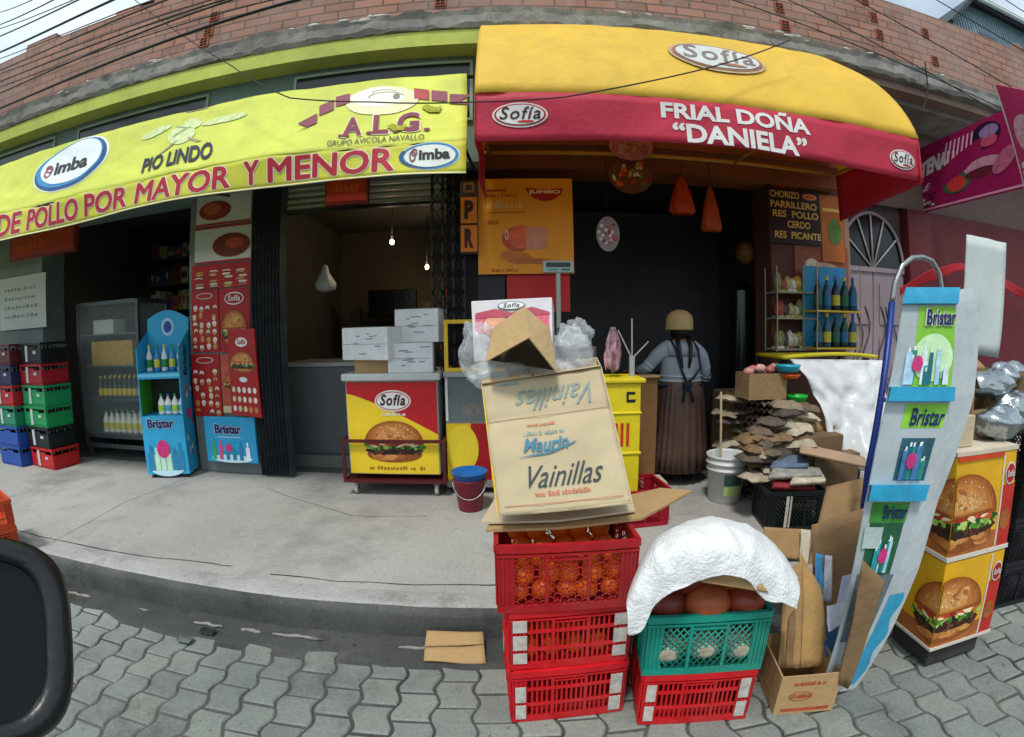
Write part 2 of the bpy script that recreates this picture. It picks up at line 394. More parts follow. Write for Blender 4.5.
crack([(-6,2.26),(-2.7,2.24),(-1.6,2.3)],.006); crack([(-1.4,2.25),(-.2,2.27),(.4,2.24)],.005); crack([(-3.2,2.2),(-3.3,3.1),(-3.1,4.2)],.003); crack([(.1,2.2),(.0,3.0),(.12,4.2)],.003); crack([(3.0,2.2),(3.1,3.2),(3,4.2)],.003); crack([(-2.2,3.7),(-1.2,3.2),(-.6,3.25)],.003)
build('sidewalk',g,kind='structure')
# ================================================================ the building
def brick_mat():
    m=bpy.data.materials.new('hollow_brick_wall'); m.use_nodes=True; nt=m.node_tree; n=nt.nodes; l=nt.links; b=n['Principled BSDF']
    tc=n.new('ShaderNodeTexCoord'); sp=n.new('ShaderNodeSeparateXYZ'); cb=n.new('ShaderNodeCombineXYZ'); l.new(tc.outputs['Object'],sp.inputs[0])
    l.new(sp.outputs['X'],cb.inputs['X']); l.new(sp.outputs['Z'],cb.inputs['Y'])
    bt=n.new('ShaderNodeTexBrick'); bt.inputs['Scale'].default_value=1; bt.inputs['Brick Width'].default_value=.27; bt.inputs['Row Height'].default_value=.09
    bt.inputs['Mortar Size'].default_value=.009; bt.inputs['Mortar Smooth'].default_value=.3; bt.inputs['Bias'].default_value=-.1
    bt.inputs['Color1'].default_value=(.40,.20,.14,1); bt.inputs['Color2'].default_value=(.25,.14,.11,1); bt.inputs['Mortar'].default_value=(.13,.10,.085,1)
    l.new(cb.outputs[0],bt.inputs['Vector'])
    def nz(s,d=8,r=.7):
        q=n.new('ShaderNodeTexNoise'); q.inputs['Scale'].default_value=s; q.inputs['Detail'].default_value=d; q.inputs['Roughness'].default_value=r; l.new(tc.outputs['Object'],q.inputs['Vector']); return q.outputs['Fac']
    def rp(f,a,b_,v=1.):
        r=n.new('ShaderNodeValToRGB'); r.color_ramp.elements[0].position=a; r.color_ramp.elements[1].position=b_; r.color_ramp.elements[1].color=(v,v,v,1); l.new(f,r.inputs['Fac']); return r.outputs['Color']
    def mixc(f,a,col):
        q=n.new('ShaderNodeMixRGB'); l.new(f,q.inputs[0]); l.new(a,q.inputs[1]); q.inputs[2].default_value=(*col,1); return q.outputs[0]
    c=mixc(rp(nz(1.1),.4,.68,.8),bt.outputs['Color'],(.33,.24,.21))     # plaster dust
    c=mixc(rp(nz(7),.55,.75,.6),c,(.36,.31,.27))
    c=mixc(rp(nz(2.3),.6,.75,.5),c,(.10,.07,.055))
    l.new(c,b.inputs['Base Color']); b.inputs['Roughness'].default_value=.9; b.inputs['Specular IOR Level'].default_value=.15
    bp=n.new('ShaderNodeBump'); bp.inputs['Strength'].default_value=.7; bp.inputs['Distance'].default_value=.012; bp.invert=True
    ad=n.new('ShaderNodeMath'); ad.operation='MULTIPLY_ADD'; l.new(nz(30,4),ad.inputs[0]); ad.inputs[1].default_value=.35; l.new(bt.outputs['Fac'],ad.inputs[2])
    l.new(ad.outputs[0],bp.inputs['Height']); l.new(bp.outputs['Normal'],b.inputs['Normal'])
    return m
BRICK=brick_mat()
GREENW=M('#b9c45a',.8,.15,2,.2,dirt=.35); TEAL=M('#6d8277',.8,.2,2,.2,dirt=.4); GREYW=M('#6d7674',.8,.15,2,.2,dirt=.3)
DARKW=M('#23211f',.85,.25,2,.1); SOFF=M('#8d7468',.85,.12,1.5,.15,dirt=.3); MAROON=M('#5a1620',.7,.2,2,.15,dirt=.2)
INT=M('#4a453d',.85,.2,1.5,.1); INTB=M('#5c5244',.85,.2,1.2,.1); BROWN=M('#8a4a1e',.75,.2,1.5,.15,dirt=.3)  # INT, INTB: shop walls, their gloom partly put into the dark colour
bld=thing('shop_building','long two storey brick building with concrete ledge over the row of open food shops','building',(0,4.1,.18))
g=MB(); g.box((-14,3.6,4.24),(9,3.85,5.06),BRICK)
for i in range(46):    # uneven parapet of loose courses
    x=-9+i*.37+random.uniform(-.05,.05)
    if random.random()<.22: g.box((x,3.605,5.06),(x+random.choice((.27,.54)),3.75,5.06+random.choice((.03,.05,.09))),BRICK)
build('brick_wall',g,bld)
HB=M('#a4583a',.85,.25,20,.3); HOLE=M('#0c0807',1,.1,5,0)
for k,(x,z) in enumerate([(-2.77,4.87),(-2.79,4.64),(-2.83,4.48),(-2.86,4.36),(-.57,4.4),(2.5,4.75),(2.55,4.6),(2.58,4.4),(3.66,4.98),(3.73,4.78),(3.76,4.58),(4.48,4.79),(4.54,4.46),(-.53,4.66)]):
    g=MB(); g.box((x-.05,3.583,z-.055),(x+.05,3.7,z+.05),HB)
    for i in range(2):
        for j in range(3):
            g.box((x-.038+i*.04,3.5815,z-.045+j*.031),(x-.004+i*.04,3.59,z-.045+j*.031+.022),HOLE)
    build('hollow_brick',g,bld)
g=MB()
def slab(u,v):
    x=-14+23*u; prof=[(3.9,4.09),(3.66,4.09),(3.585,4.095),(3.57,4.13),(3.575,4.22),(3.56,4.27),(3.62,4.285)]
    y,z=prof[int(round(v*6))]; a=noise.noise(V((x*2.2,v*2,0))); b=noise.noise(V((x*9,v*5,1)))
    return (x,y-.02*a-.012*b*(v>0),z+(.025*a+.018*b if .25<v<.9 else 0))
g.grid(slab,900,6,CONCS,smooth=False); build('concrete_ledge',g,bld)
g=MB()
for i in range(110):   # mortar squeezed out along the foot of the brickwork
    x=random.uniform(-9,8); z=4.27+random.uniform(-.02,.02)
    if noise.noise(V((x*.9,0,0)))<-.1: continue
    g=MB(); g.sph((x,3.575,z),(random.uniform(.03,.09),.012,random.uniform(.01,.022)),M('#b9b7ad',.9,.2,10,.4),7,5,.4,i)
    build('mortar_lump',g,bld)
# ledge underside + green beam (left shops) + pink soffit (right)
g=MB(); g.box((-14,3.60,3.94),(-.22,3.805,4.089),GREENW); g.box((-.22,3.64,3.9),(3.3,3.76,4.089),GREENW)
build('green_beam',g,bld)
g=MB(); g.box((3.3,3.66,4.0),(9,4.6,4.088),SOFF); build('soffit',g,bld)
g=MB()  # front wall above the shop openings with dark transom strips
g.box((-14,3.8,3.0),(-.22,4.0,3.94),TEAL); g.box((-14,3.82,3.94),(9,9,4.2),CONCS); g.box((-14,3.8,2.93),(-.22,4.35,3.0),TEAL)
g.box((-.22,3.86,3.1),(3.3,4.05,3.94),BROWN); g.box((-.22,4.05,2.95),(3.3,4.4,3.12),BROWN)
g.box((3.3,4.35,2.95),(9,4.6,4.0),M('#6d5a54',.8,.2,2,.2,dirt=.3))
build('shop_front_header',g,bld)
GLD=M('#0c1512',.12,.2,3,0,spec=.6); FRG=M('#8fa38c',.5,.2,5,.05)
for x0,x1 in ((-1.93,-.3),(-4.66,-2.85),(-7.6,-5.05)):
    g=MB(); 
    for a,b in (((x0,3.775,3.86),(x1,3.799,3.885)),((x0,3.775,3.3),(x1,3.799,3.32)),((x0,3.775,3.32),(x0+.025,3.799,3.86)),((x1-.025,3.775,3.32),(x1,3.799,3.86))): g.box(a,b,FRG)
    o=build('transom_window',g,bld)
    g=MB(); g.box((x0+.025,3.785,3.32),(x1-.025,3.797,3.86),GLD); build('pane',g,o)
# pillars and side walls
for nm,x0,x1,y0,mat in (('pillar',-6.9,-5.45,4.02,GREYW),('pillar',-3.2,-2.46,4.1,GREYW),('pillar',-.55,-.24,4.02,DARKW),('pillar',2.53,3.46,4.2,M('#5e3a30',.8,.25,2,.15,dirt=.3)),('pillar',4.5,7.5,4.28,MAROON),('pillar',3.46,3.56,4.24,SOFF),('pillar',-11,-6.9,4.3,GREYW)):
    g=MB(); g.box((x0,y0,.181),(x1,y0+.35,2.929 if x1<-.5 or x0>3.4 else 3.1),mat); build(nm,g,bld,bev=.01)
g=MB()
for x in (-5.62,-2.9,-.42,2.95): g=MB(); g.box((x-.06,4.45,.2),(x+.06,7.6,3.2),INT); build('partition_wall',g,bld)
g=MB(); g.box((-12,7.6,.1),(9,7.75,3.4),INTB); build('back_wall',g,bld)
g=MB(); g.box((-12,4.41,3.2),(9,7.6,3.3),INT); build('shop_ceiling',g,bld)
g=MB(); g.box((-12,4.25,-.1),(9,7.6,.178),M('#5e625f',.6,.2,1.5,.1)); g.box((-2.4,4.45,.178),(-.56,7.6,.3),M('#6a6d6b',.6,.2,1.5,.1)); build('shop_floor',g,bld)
g=MB(); g.box((-.23,6.2,.178),(2.9,6.35,3.1),M('#5a5c60',.8,.3,1,.1)); build('dark_partition',g,bld)
# parapet house at the upper right
hse=thing('upper_house','pale metal sided upper house with dark gable roof above the brick wall at the right','house',(8.5,6.5,5.2))
TIN=M('#8fa9b5',.5,.15,6,.1); ROOFD=M('#2c3238',.6,.2,6,.1)
L_,A_,R_2=at(946,26,6.5),at(966,4,6.5),at(1075,62,6.5)
W_=lambda p:V((p[0],6.5-p[2],p[1]))
g=MB(W=W_); g.add([(L_.x,3.5,0),(R_2.x,3.5,0),(R_2.x,R_2.z,0),(A_.x,A_.z,0),(L_.x,L_.z,0)],[(0,1,2,3,4)],TIN)
for i in range(34):
    x=L_.x+.05+i*.09
    if x<R_2.x: zt=(L_.z+(A_.z-L_.z)*(x-L_.x)/(A_.x-L_.x) if x<A_.x else A_.z+(R_2.z-A_.z)*(x-A_.x)/(R_2.x-A_.x)); g.box((x,3.6,0),(x+.03,zt-.02,.02),TIN)
g.add([(L_.x,3.5,0),(L_.x,3.5,-3),(L_.x,L_.z,-3),(L_.x,L_.z,0)],[(0,1,2,3)],TIN)
build('wall',g,hse)
g=MB(W=W_)
for P,Q in ((L_,A_),(A_,R_2)):
    d=(Q-P).normalized(); n_=V((-d.z,0,d.x)); P2=P-d*(.15 if P is L_ else 0)
    g.add([(P2.x,P2.z,.3),(Q.x,Q.z,.3),(Q.x+n_.x*.08,Q.z+n_.z*.08,.3),(P2.x+n_.x*.08,P2.z+n_.z*.08,.3),(P2.x,P2.z,-3),(Q.x,Q.z,-3),(Q.x+n_.x*.08,Q.z+n_.z*.08,-3),(P2.x+n_.x*.08,P2.z+n_.z*.08,-3)],[(0,1,2,3),(0,4,5,1),(3,2,6,7),(0,3,7,4)],ROOFD)
build('roof',g,hse)
g=MB(); g.tube([A_+V((0,-.33,-.06)),R_2+V((0,-.33,-.06))],.05,M('#c9d2d4',.5,.1)); build('gutter_pipe',g,hse)
wq=at(988,36,6.5); g=MB(W=W_); g.box((wq.x-.35,wq.z-.3,.0),(wq.x+.25,wq.z-.02,.03),GLD); build('window',g,hse)
rub=thing('rough_adobe_wall','rough brown lump of unfinished wall above the ledge beside the pale upper house','wall',(6.5,3.8,5.0))
g=MB(); g.sph((6.9,4.1,5.0),(.45,.3,.5),M('#7a5f4d',.95,.3,5,.6,dirt=.4),20,14,.35,3); build('wall',g,rub)
# ================================================================ awnings
def hitP(px,py,p0,n):
    d=ray(px,py); s=(V(p0)-V((0,0,CZ))).dot(V(n))/d.dot(V(n)); return V((0,0,CZ))+d*s
# --- left, lime banner awning
def LS(p):      # u = X, v 0 fold .. 1 wall, h outward
    u,v,h=p; yb=2.9+v*.55; zb=2.75+v*.80
    e=.5+.5*math.tanh((-3.8-u)*1.1); zb-=.0*e
    sag=-.045*math.sin(PI*v)+.022*noise.noise(V((u*1.6,v*2.2,4)))+.007*noise.noise(V((u*6,v*1.5,4)))+.01*math.sin(u*2.3)*(1-v)
    n=V((0,-.824,.566)); u=u*(1+.19*v); return V((u,yb,zb))+n*(h+sag)
def LSuv(px,py):
    q=hitP(px,py,(0,2.9,2.75),(0,-.824,.566)); v=(q.y-2.9)/.55; return q.x/(1+.19*v),v
def LV(p):
    u,v,h=p; w=.025*math.sin(u*3.1)*(1-(v-2.52)/.23)+.012*noise.noise(V((u*2.5,v*3,9)))
    t=LS((u,0,0)); k=(v-2.52)/.23
    return V((u,2.9-h+w+(t.y-2.9)*k, v+(t.z-2.75)*k - .02*math.sin(u*1.1+.4)*(1-k)))
LIME=M('#e6ee6c',.6,.16,1.6,.25,transl=.32,dirt=.22,bscale=30); LIMEY=M('#ecec58',.55,.14,3,.1,transl=.35,bscale=30)
aw=thing('awning','lime yellow banner awning of the poultry shop hanging over the left openings','awning',(-3.2,3.9,3.7))
XL,XR=-7.6,-.27
g=MB(); g.grid(lambda u,v:LS((XL+(XR-XL)*u,v,0)),150,14,LIME); build('canopy',g,aw,solid=.004)
g=MB(); g.grid(lambda u,v:LV((XL+(XR-XL)*u,2.52+.23*v,0)),170,6,LIMEY); 
g.grid(lambda u,v:LV((XL+(XR-XL)*u,2.515+.012*v,.004)),170,1,M('#e8e3b0',.6,.1)); build('valance',g,aw,solid=.003)
g=MB(); g.tube([(XL,2.92,2.735),(XR,2.92,2.735)],.016,DARKSTEEL); g.tube([(XL,3.46,3.53),(XR,3.46,3.53)],.016,DARKSTEEL)
for x in (-6.9,-4.8,-2.7,XR-.02): g.tube([(x,2.92,2.72),(x,4.05,2.9)],.013,DARKSTEEL)
build('frame',g,aw)
# lettering
NAVY=M('#171a3a',.5,.1); CRIM=M('#a3122a',.5,.2,30); LBL=M('#2a86b8',.5,.25,20); DBL=M('#12497e',.5,.2,20); PURP=M('#7a2a42',.55,.3,25)
g=MB(W=LS)
def lsbox(bl,tr): a=LSuv(*bl); b=LSuv(*tr); return a[0],a[1],b[0],b[1]
u0,v0,u1,v1=lsbox((140,172),(212,147)); g.text('PIO LINDO',u0,v0,u1,v0+.28,.012,NAVY,.03,.0)
# faded chick with cap above PIO LINDO
build('lettering',g,aw); g=MB(W=LS)
cx,cv=LSuv(180,132); FAD=M('#c6d49a',.6,.3,20); FD2=M('#8f9a70',.6,.3,20)
g.ell(cx,cv,.13,.15,.008,FAD); g.ell(cx+.1,cv+.15,.08,.09,.009,FAD); g.ell(cx-.25,cv+.14,.16,.05,.009,FAD,rot=.3); g.ell(cx+.38,cv+.12,.2,.05,.0095,FAD,rot=.1)
g.add([(cx-.05,cv-.08,.009),(cx-.02,cv-.08,.009),(cx-.18,cv-.22,.009),(cx-.22,cv-.22,.009)],[(0,1,2,3)],FD2); g.add([(cx+.05,cv-.08,.009),(cx+.08,cv-.08,.009),(cx+.2,cv-.18,.009),(cx+.15,cv-.18,.009)],[(0,1,2,3)],FD2)
g.ell(cx+.0,cv+.05,.11,.012,.010,FD2,rot=.6); g.ell(cx+.02,cv+.11,.09,.01,.010,FD2,rot=-.4)
build('faded_chick_print',g,aw); g=MB(W=LS)
cx,cv=LSuv(62,168)
def drop(k,dx=0,dv=0):
    o=[]
    for i in range(40):
        q=2*PI*i/40; r=1+.0*q; x=.42*math.cos(q); y=.34*math.sin(q)
        x+=.10*max(0,math.cos(q-.7))**3*1.6; y+=.16*max(0,math.cos(q-.9))**4
        o.append((cx+dx+x*k,cv+dv+y*k))
    return o
g.fan(cx,cv,drop(1.05),.006,M('#dfe6e0',.5,.1)); g.fan(cx,cv,drop(1.0),.010,DBL); g.fan(cx,cv,drop(.93,.0,.03),.014,LBL); g.fan(cx,cv,drop(.84,.03,.05),.018,M('#dfe8ea',.5,.12))
g.text('imba',cx-.14,cv-.04,cx+.3,cv+.2,.022,INK,.035,.2)
CH=M('#8b4650',.5,.2); g.ell(cx-.22,cv+.04,.05,.1,.022,CH,ring=.35,rot=-.3); g.ell(cx-.2,cv+.1,.05,.07,.024,CH,ring=.4)
build('logo',g,aw); g=MB(W=LS)
RIB=M('#7d3048',.55,.3,20); RIB2=M('#b06a7c',.55,.2)
cx,cv=LSuv(381,97)
g.ell(cx,cv-.0,.25,.2,.009,M('#d9d6a8',.5,.12,8)); g.ell(cx-.03,cv+.05,.18,.13,.0105,M('#e9e8d2',.5,.1)); 
g.ell(cx+.03,cv+.03,.13,.09,.012,M('#8c9a86',.5,.1),20,170,ring=.12); g.ell(cx+.1,cv+.05,.025,.04,.012,M('#6a6e58',.5,.1)); g.ell(cx+.02,cv+.09,.1,.06,.012,M('#8c9a86',.5,.1),30,160,ring=.15)
for sgn in (-1,1):
    for i,(a,b) in enumerate(((.22,.32),(.335,.44),(.455,.6))):
        ya=.07-.02*i-(.05*i*i if sgn<0 else .015*i*i); yb=ya-(.03+.04*i if sgn<0 else .03)
        pts=[(cx+sgn*a,cv+ya-.07,.011),(cx+sgn*b,cv+yb-.07,.011),(cx+sgn*(b-(.07 if i==2 else 0)),cv+yb,.011),(cx+sgn*b,cv+yb+.07,.011),(cx+sgn*a,cv+ya+.07,.011)]
        g.add(pts,[(0,1,2,3,4)],RIB if sgn<0 or i else CRIM)
build('egg_emblem',g,aw); g=MB(W=LS)
for ch,a,b in (('A',(341,132),(362,111)),('L',(372,131),(388,112)),('G',(396,130),(419,109))):
    u0,v0,u1,v1=lsbox(a,b); v0=LSuv(380,131)[1]
    g.text(ch,u0-.01,v0-.012,u1+.01,v0+.315,.010,M('#d8d3b4',.5,.1),.05); g.text(ch,u0,v0,u1,v0+.3,.014,PURP,.035)
    g.rect(u0-.025,v0,u0+.05,v0+.04,.0145,PURP) if ch!='G' else 0
    g.ell(u1+.05,v0+.025,.022,.022,.014,PURP)
u0,v0,u1,v1=lsbox((327,141),(424,134)); v0=LSuv(375,140)[1]; g.text('GRUPO AVICOLA NAVALLO',u0,v0-.02,u1,v0+.07,.012,M('#5c5f45',.6,.2),.01)
build('lettering',g,aw)
for (x,y) in ((431,104),(396,124)):
    g=MB(W=LS); cx,cv=LSuv(x,y); g.poly([(cx-.07,cv+.03),(cx-.03,cv+.07),(cx+.02,cv+.02),(cx+.07,cv+.03),(cx+.05,cv-.06),(cx-.02,cv-.05)],M('#9a9a18',.7,.4,30),.017)
    build('patch',g,aw)
def vbox(bl,tr,Y=2.9): a=at(*bl,Y); b=at(*tr,Y); return a.x,a.z,b.x,b.z
g=MB(W=LV)
WOUT=M('#e8dcc6',.5,.1); RL=M('#b0182c',.5,.25,25)
def word(t,xa,xb,z0=2.555,z1=2.725):
    a=at(xa,200,2.9).x; b=at(xb,190,2.9).x
    for k in range(10):
        q=2*PI*k/10; dx,dz=.015*math.cos(q),.015*math.sin(q); g.text(t,a+dx,z0+dz,b+dx,z1+dz,.004+.0002*k,WOUT,0)
    for k in range(8):
        q=2*PI*k/8; dx,dz=.007*math.cos(q),.006*math.sin(q); g.text(t,a+dx,z0+dz,b+dx,z1+dz,.0075+.0002*k,RL,0)
word('DE',2,24); word('POLLO',30,78); word('POR',85,128); word('MAYOR',137,229); word('Y',243,257); word('MENOR',267,393)
build('lettering',g,aw); g=MB(W=LV)
c=at(430,156,2.9)
g.ell(c.x,c.z,.195,.105,.004,WHITE); g.ell(c.x,c.z,.185,.1,.006,LBL); g.ell(c.x,c.z,.165,.083,.008,M('#e2eadf',.5,.1)); g.ell(c.x-.02,c.z,.18,.093,.007,DBL,150,330,ring=.14)
g.text('imba',c.x-.07,c.z-.03,c.x+.13,c.z+.05,.011,INK,.04); g.ell(c.x-.11,c.z,.022,.045,.011,CH,ring=.4); g.ell(c.x-.1,c.z+.03,.02,.03,.012,CH,ring=.4)
build('logo',g,aw)
# --- right, yellow and red domed awning
SX0,SX1=-.205,3.1
def SS(p):
    u,v,h=p; yb=2.75+.82*v; zb=3.0+1.09*v
    n=V((0,-.8,.6)); b=.13*math.sin(PI*v)**.8 if 0<v<1 else 0
    e=max(0,(u-2.75)/.35); e=e*e*v   # right end rounds over
    return V((u,yb+e*.05,zb-e*.06))+n*(h+b+.02*noise.noise(V((u*1.4,v*2,1)))+.009*noise.noise(V((u*5,v*2,1))))
def SV(p):
    u,v,h=p; k=(v-2.68)/.32
    return V((u,2.75-h+.03*math.sin(u*2.2+1)*(1-k)+.015*noise.noise(V((u*3,v*4,2))),v+.012*math.sin(u*1.9)*(1-k)))
SY=M('#f8d250',.6,.14,1.6,.2,transl=.36,dirt=.25,bscale=25); SR=M('#d63c56',.55,.2,1.6,.2,dirt=.12,transl=.38,bscale=25)
aw2=thing('awning','yellow domed awning with red front band of the cold meat shop at the right','awning',(1.5,3.57,4.05))
g=MB(); g.grid(lambda u,v:SS((SX0+(SX1-SX0)*u,v,0)),110,16,SY); build('canopy',g,aw2,solid=.004)
g=MB(); g.grid(lambda u,v:SV((SX0+(SX1-SX0)*u,2.68+.32*v,0)),110,6,SR); build('valance',g,aw2,solid=.003)
g=MB()
def side(X,mY,mR):
    prof=[SS((X,k/12,0)) for k in range(13)]; bot=[V((X,2.75,3.0))]
    n=len(prof)
    g.add([(X,p.y,p.z) for p in prof]+[(X,3.8,4.05),(X,3.8,3.0)],[tuple(range(n))+(n,n+1)],mY)
    g.grid(lambda u,v:(X+.012*math.sin(u*9)*(1-v),2.75+1.08*u,(2.66-.1*u)+(.34+.1*u)*v),14,4,mR)
side(SX1,SY,SR); build('side_panel',g,aw2,solid=.003)
g=MB(); side(SX0,SY,SR); build('side_panel',g,aw2,solid=.003)
FRM=M('#b98a25',.5,.2,8,.1)
g=MB()
for x in (SX0+.03,1.0,2.0,SX1-.03): g.tube([(x,2.78,2.98),(x,3.9,3.02)],.014,FRM); g.tube([SS((x,k/6,-.02)) for k in range(7)],.012,FRM)
g.tube([(SX0,2.78,2.98),(SX1,2.78,2.98)],.016,FRM); g.tube([(SX0,3.85,3.02),(SX1,3.85,3.02)],.018,FRM)
build('frame',g,aw2)
g=MB(W=SV)
c=at(520,114,2.75); logo_sofia(g,c.x-.17,c.z-.085,c.x+.17,c.z+.08,.008); build('logo',g,aw2); g=MB(W=SV)
a=at(662,127,2.75); b=at(808,125,2.75); g.text('FRIAL DOÑA',a.x,2.855,b.x+.0,2.995,.006,WHITE,.035)
a=at(674,150,2.75); b=at(806,150,2.75); g.text('“DANIELA”',a.x,2.69,b.x,2.83,.006,WHITE,.035)
build('lettering',g,aw2); g=MB(W=SV); c=at(905,159,2.75); logo_sofia(g,c.x-.15,c.z-.075,c.x+.12,c.z+.075,.008)
build('logo',g,aw2)
g=MB(W=SS)
def SSuv(px,py): q=hitP(px,py,(0,2.75-.08,3.06),(0,-.8,.6)); return q.x,(q.y-2.67)/.82
cu,cv=SSuv(718,62); logo_sofia(g,cu-.38,cv-.14,cu+.38,cv+.17,.014,fade=True)
build('logo',g,aw2)
g=MB(); c=at(800,68,3.2); g.sph((c.x,c.y,c.z),(.03,.03,.04),M('#4a4038',.9,.4),8,6,.4); g.tube([(c.x,c.y,c.z),(c.x-.02,3.55,4.15)],.004,INK)
build('dangling_clod',g,None,'small brown clod hanging on a wire over the yellow awning','debris',loc=c)
# ================================================================ boards, posters, signs on the fronts
def board(name,label,cat,W4,cols,fn=None,th=.012,group=None,parent=None):
    a,b,c,d=W4; W=quadW(a,b,c,d); t=thing(name,label,cat,(V(a)+V(b))/2,group=group)
    g=MB(W=W); g.box((0,0,-th),(1,1,0),cols); build('panel',g,t)
    if fn: g=MB(W=W); fn(g); build('print',g,t)
    return t
def rectat(x0,y0,x1,y1,Y,dy=0):
    """upright rectangle in the plane y=Y read from two photo corners (top-left, bottom-right)"""
    a=at(x0,y0,Y); b=at(x1,y1,Y); c=at(x0,y1,Y); X0=(a.x+c.x)/2; X1=(b.x+at(x1,y0,Y).x)/2; Z1=(a.z+at(x1,y0,Y).z)/2; Z0=(b.z+c.z)/2
    return [V((X0,Y,Z0)),V((X1,Y,Z0)),V((X1,Y,Z1)),V((X0,Y,Z1))]
PAPER=M('#b9bcb6',.8,.08,3,.1); REDP=M('#a3141a',.5,.2,8,.05); CREAM=M('#cfc39a',.6,.15); TAN=M('#c08a4a',.5,.3,20)
def pf_food(g):
    g.ell(.35,.45,.3,.3,.003,M('#8a2a1c',.5,.5,40)); g.ell(.3,.5,.16,.18,.004,M('#b5512c',.5,.5,60)); g.rect(0,0,1,.06,.003,REDP)
def pf_food2(g):
    g.ell(.66,.45,.33,.33,.003,M('#6a2418',.5,.5,40)); g.ell(.72,.5,.16,.15,.004,M('#a8442c',.5,.5,60)); g.rect(0,0,1,.05,.003,REDP); g.rect(0,.95,1,1,.003,REDP)
def pf_cups(g,seed=1,logo=True):
    R=random.Random(seed)
    if logo: g.ell(.5,.9,.3,.05,.003,WHITE); g.ell(.5,.9,.27,.04,.004,REDP)
    for i in range(4):
        for j in range(6):
            if R.random()<.15: continue
            x,y=.14+.24*i+R.uniform(-.03,.03),.08+.125*j+R.uniform(-.02,.02)
            g.ell(x,y,.075,.042,.003,random.choice((CREAM,WHITE,TAN)),n=10); g.ell(x,y-.03,.06,.03,.004,random.choice((TAN,CREAM,M('#8a2a1c',.5,.3))),n=8)
def pf_burger(g):
    g.ell(.5,.84,.32,.1,.003,WHITE); g.ell(.5,.84,.29,.08,.004,REDP); g.text('Sofía',.3,.8,.7,.89,.0055,WHITE,.03,.2); burger(g,.05,.1,.95,.7,.003)
board('poster','faded white menu poster with red dish at the top of the grey pillar','poster',rectat(197,192,251,224,4.085),PAPER,pf_food)
board('poster','white menu poster with dark meat dish second from the top of the grey pillar','poster',rectat(195,226,251,262,4.084),PAPER,pf_food2)
board('poster','narrow red poster of small products just under the white dish posters','poster',rectat(192,264,250,288,4.083),REDP,lambda g:(pf_cups(g,3,False)))
board('poster','tall red poster of cup sized products on the left of the pillar, upper','poster',rectat(192,290,219,352,4.082),REDP,lambda g:pf_cups(g,4))
board('poster','red burger poster on the right of the pillar behind the loose red board','poster',rectat(220,288,250,352,4.081),REDP,pf_burger)
board('poster','tall red poster of cup sized products on the left of the pillar, lower','poster',rectat(193,354,221,416,4.082),REDP,lambda g:pf_cups(g,5))
board('poster','red and cream poster low on the pillar just above the blue panel','poster',rectat(222,354,251,413,4.081),M('#b4513a',.5,.4,10),lambda g:(g.rect(0,0,1,.12,.003,CREAM),burger(g,.1,.35,.9,.75,.003)))
def pf_board(g):
    g.rect(.0,.0,1,1,.002,REDP); g.ell(.5,.85,.22,.055,.004,WHITE); g.text('Sofía',.35,.825,.65,.885,.006,CRIM,.03,.2); burger(g,.05,.5,.95,.76,.004)
    g.ell(.5,.42,.14,.03,.004,WHITE)
    R=random.Random(8)
    for i in range(5):
        for j in range(3): g.ell(.14+.18*i,.08+.11*j,.06,.035,.004,random.choice((CREAM,TAN,WHITE)),n=10)
board('advert_board','glossy red burger advert board leaning out from the pillar beside the dark shutter','board',[V((-2.66,3.98,.8)),V((-2.3,3.93,.78)),V((-2.36,3.98,1.6)),V((-2.68,4.02,1.6))],REDP,pf_board,.02)
BLU=M('#2498c8',.5,.15,4,.1); SKYB=M('#4fb4dc',.5,.2,8); BNAVY=M('#13205c',.5,.1); GRNP=M('#3f9a2c',.5,.3,10); PINK=M('#c8347a',.5,.3,20)
def bottles_print(g,x0=.1,x1=.9,y0=.05,y1=.5,seed=2):
    R=random.Random(seed)
    g.ell((x0+x1)/2,y0+.03,(x1-x0)/2,.09,.003,M('#bfe0ee',.5,.1))
    for i in range(6):
        x=x0+(x1-x0)*(i+.5)/6; c=random.choice(('#2a7fa8','#b8e0c8','#e8e8f0','#38a860','#30406a','#d0508a')); hh=R.uniform(.6,1)*(y1-y0)
        g.rect(x-.04,y0,x+.035,y0+hh*.7,.004,M(c,.5,.2)); g.rect(x-.018,y0+hh*.7,x+.014,y0+hh,.004,M(c,.5,.2))
    g.ell(x0+.45*(x1-x0),y0+(y1-y0)*.6,.07,.09,.006,PINK)
def pf_bristar(g):
    g.text('Bristar',.2,.62,.75,.85,.004,WHITE,.07); g.text('Bristar',.21,.63,.74,.84,.006,BNAVY,.045); g.rect(.25,.55,.72,.565,.004,WHITE); bottles_print(g)
board('advert_sheet','square blue detergent panel with bottles printed on it at the foot of the pillar','panel',rectat(206,417,256,462,4.0),BLU,pf_bristar,.03)
# paper sheet far left and red light box under the lime awning
def pf_hand(g):
    R=random.Random(4)
    for j in range(4):
        x=.12
        while x<.8: w=R.uniform(.02,.07); g.rect(x,.22+.17*j,x+w,.26+.17*j+R.uniform(0,.03),.002,M('#84888a',.8,.1)); x+=w+.03
board('paper_sheet','blank looking pale paper sheet hung on the grey pillar above the bottle crates','paper',rectat(0,276,46,329,3.98),PAPER,pf_hand,.004)
def hang_sign(W4,label,fn): 
    return board('hanging_sign',label,'sign',W4,M('#6e1210',.5,.2,10),fn,.05)
hang_sign([V((-5.2,3.4,2.42)),V((-4.1,3.4,2.42)),V((-4.1,3.4,2.68)),V((-5.2,3.4,2.68))],'dim red box sign hanging under the lime awning above the glass fridge',lambda g:(g.rect(.02,.1,.98,.9,.003,M('#9c1d14',.5,.3,8)),g.scrib(.1,.3,.6,.7,.005,M('#c8402c',.5,.2))))
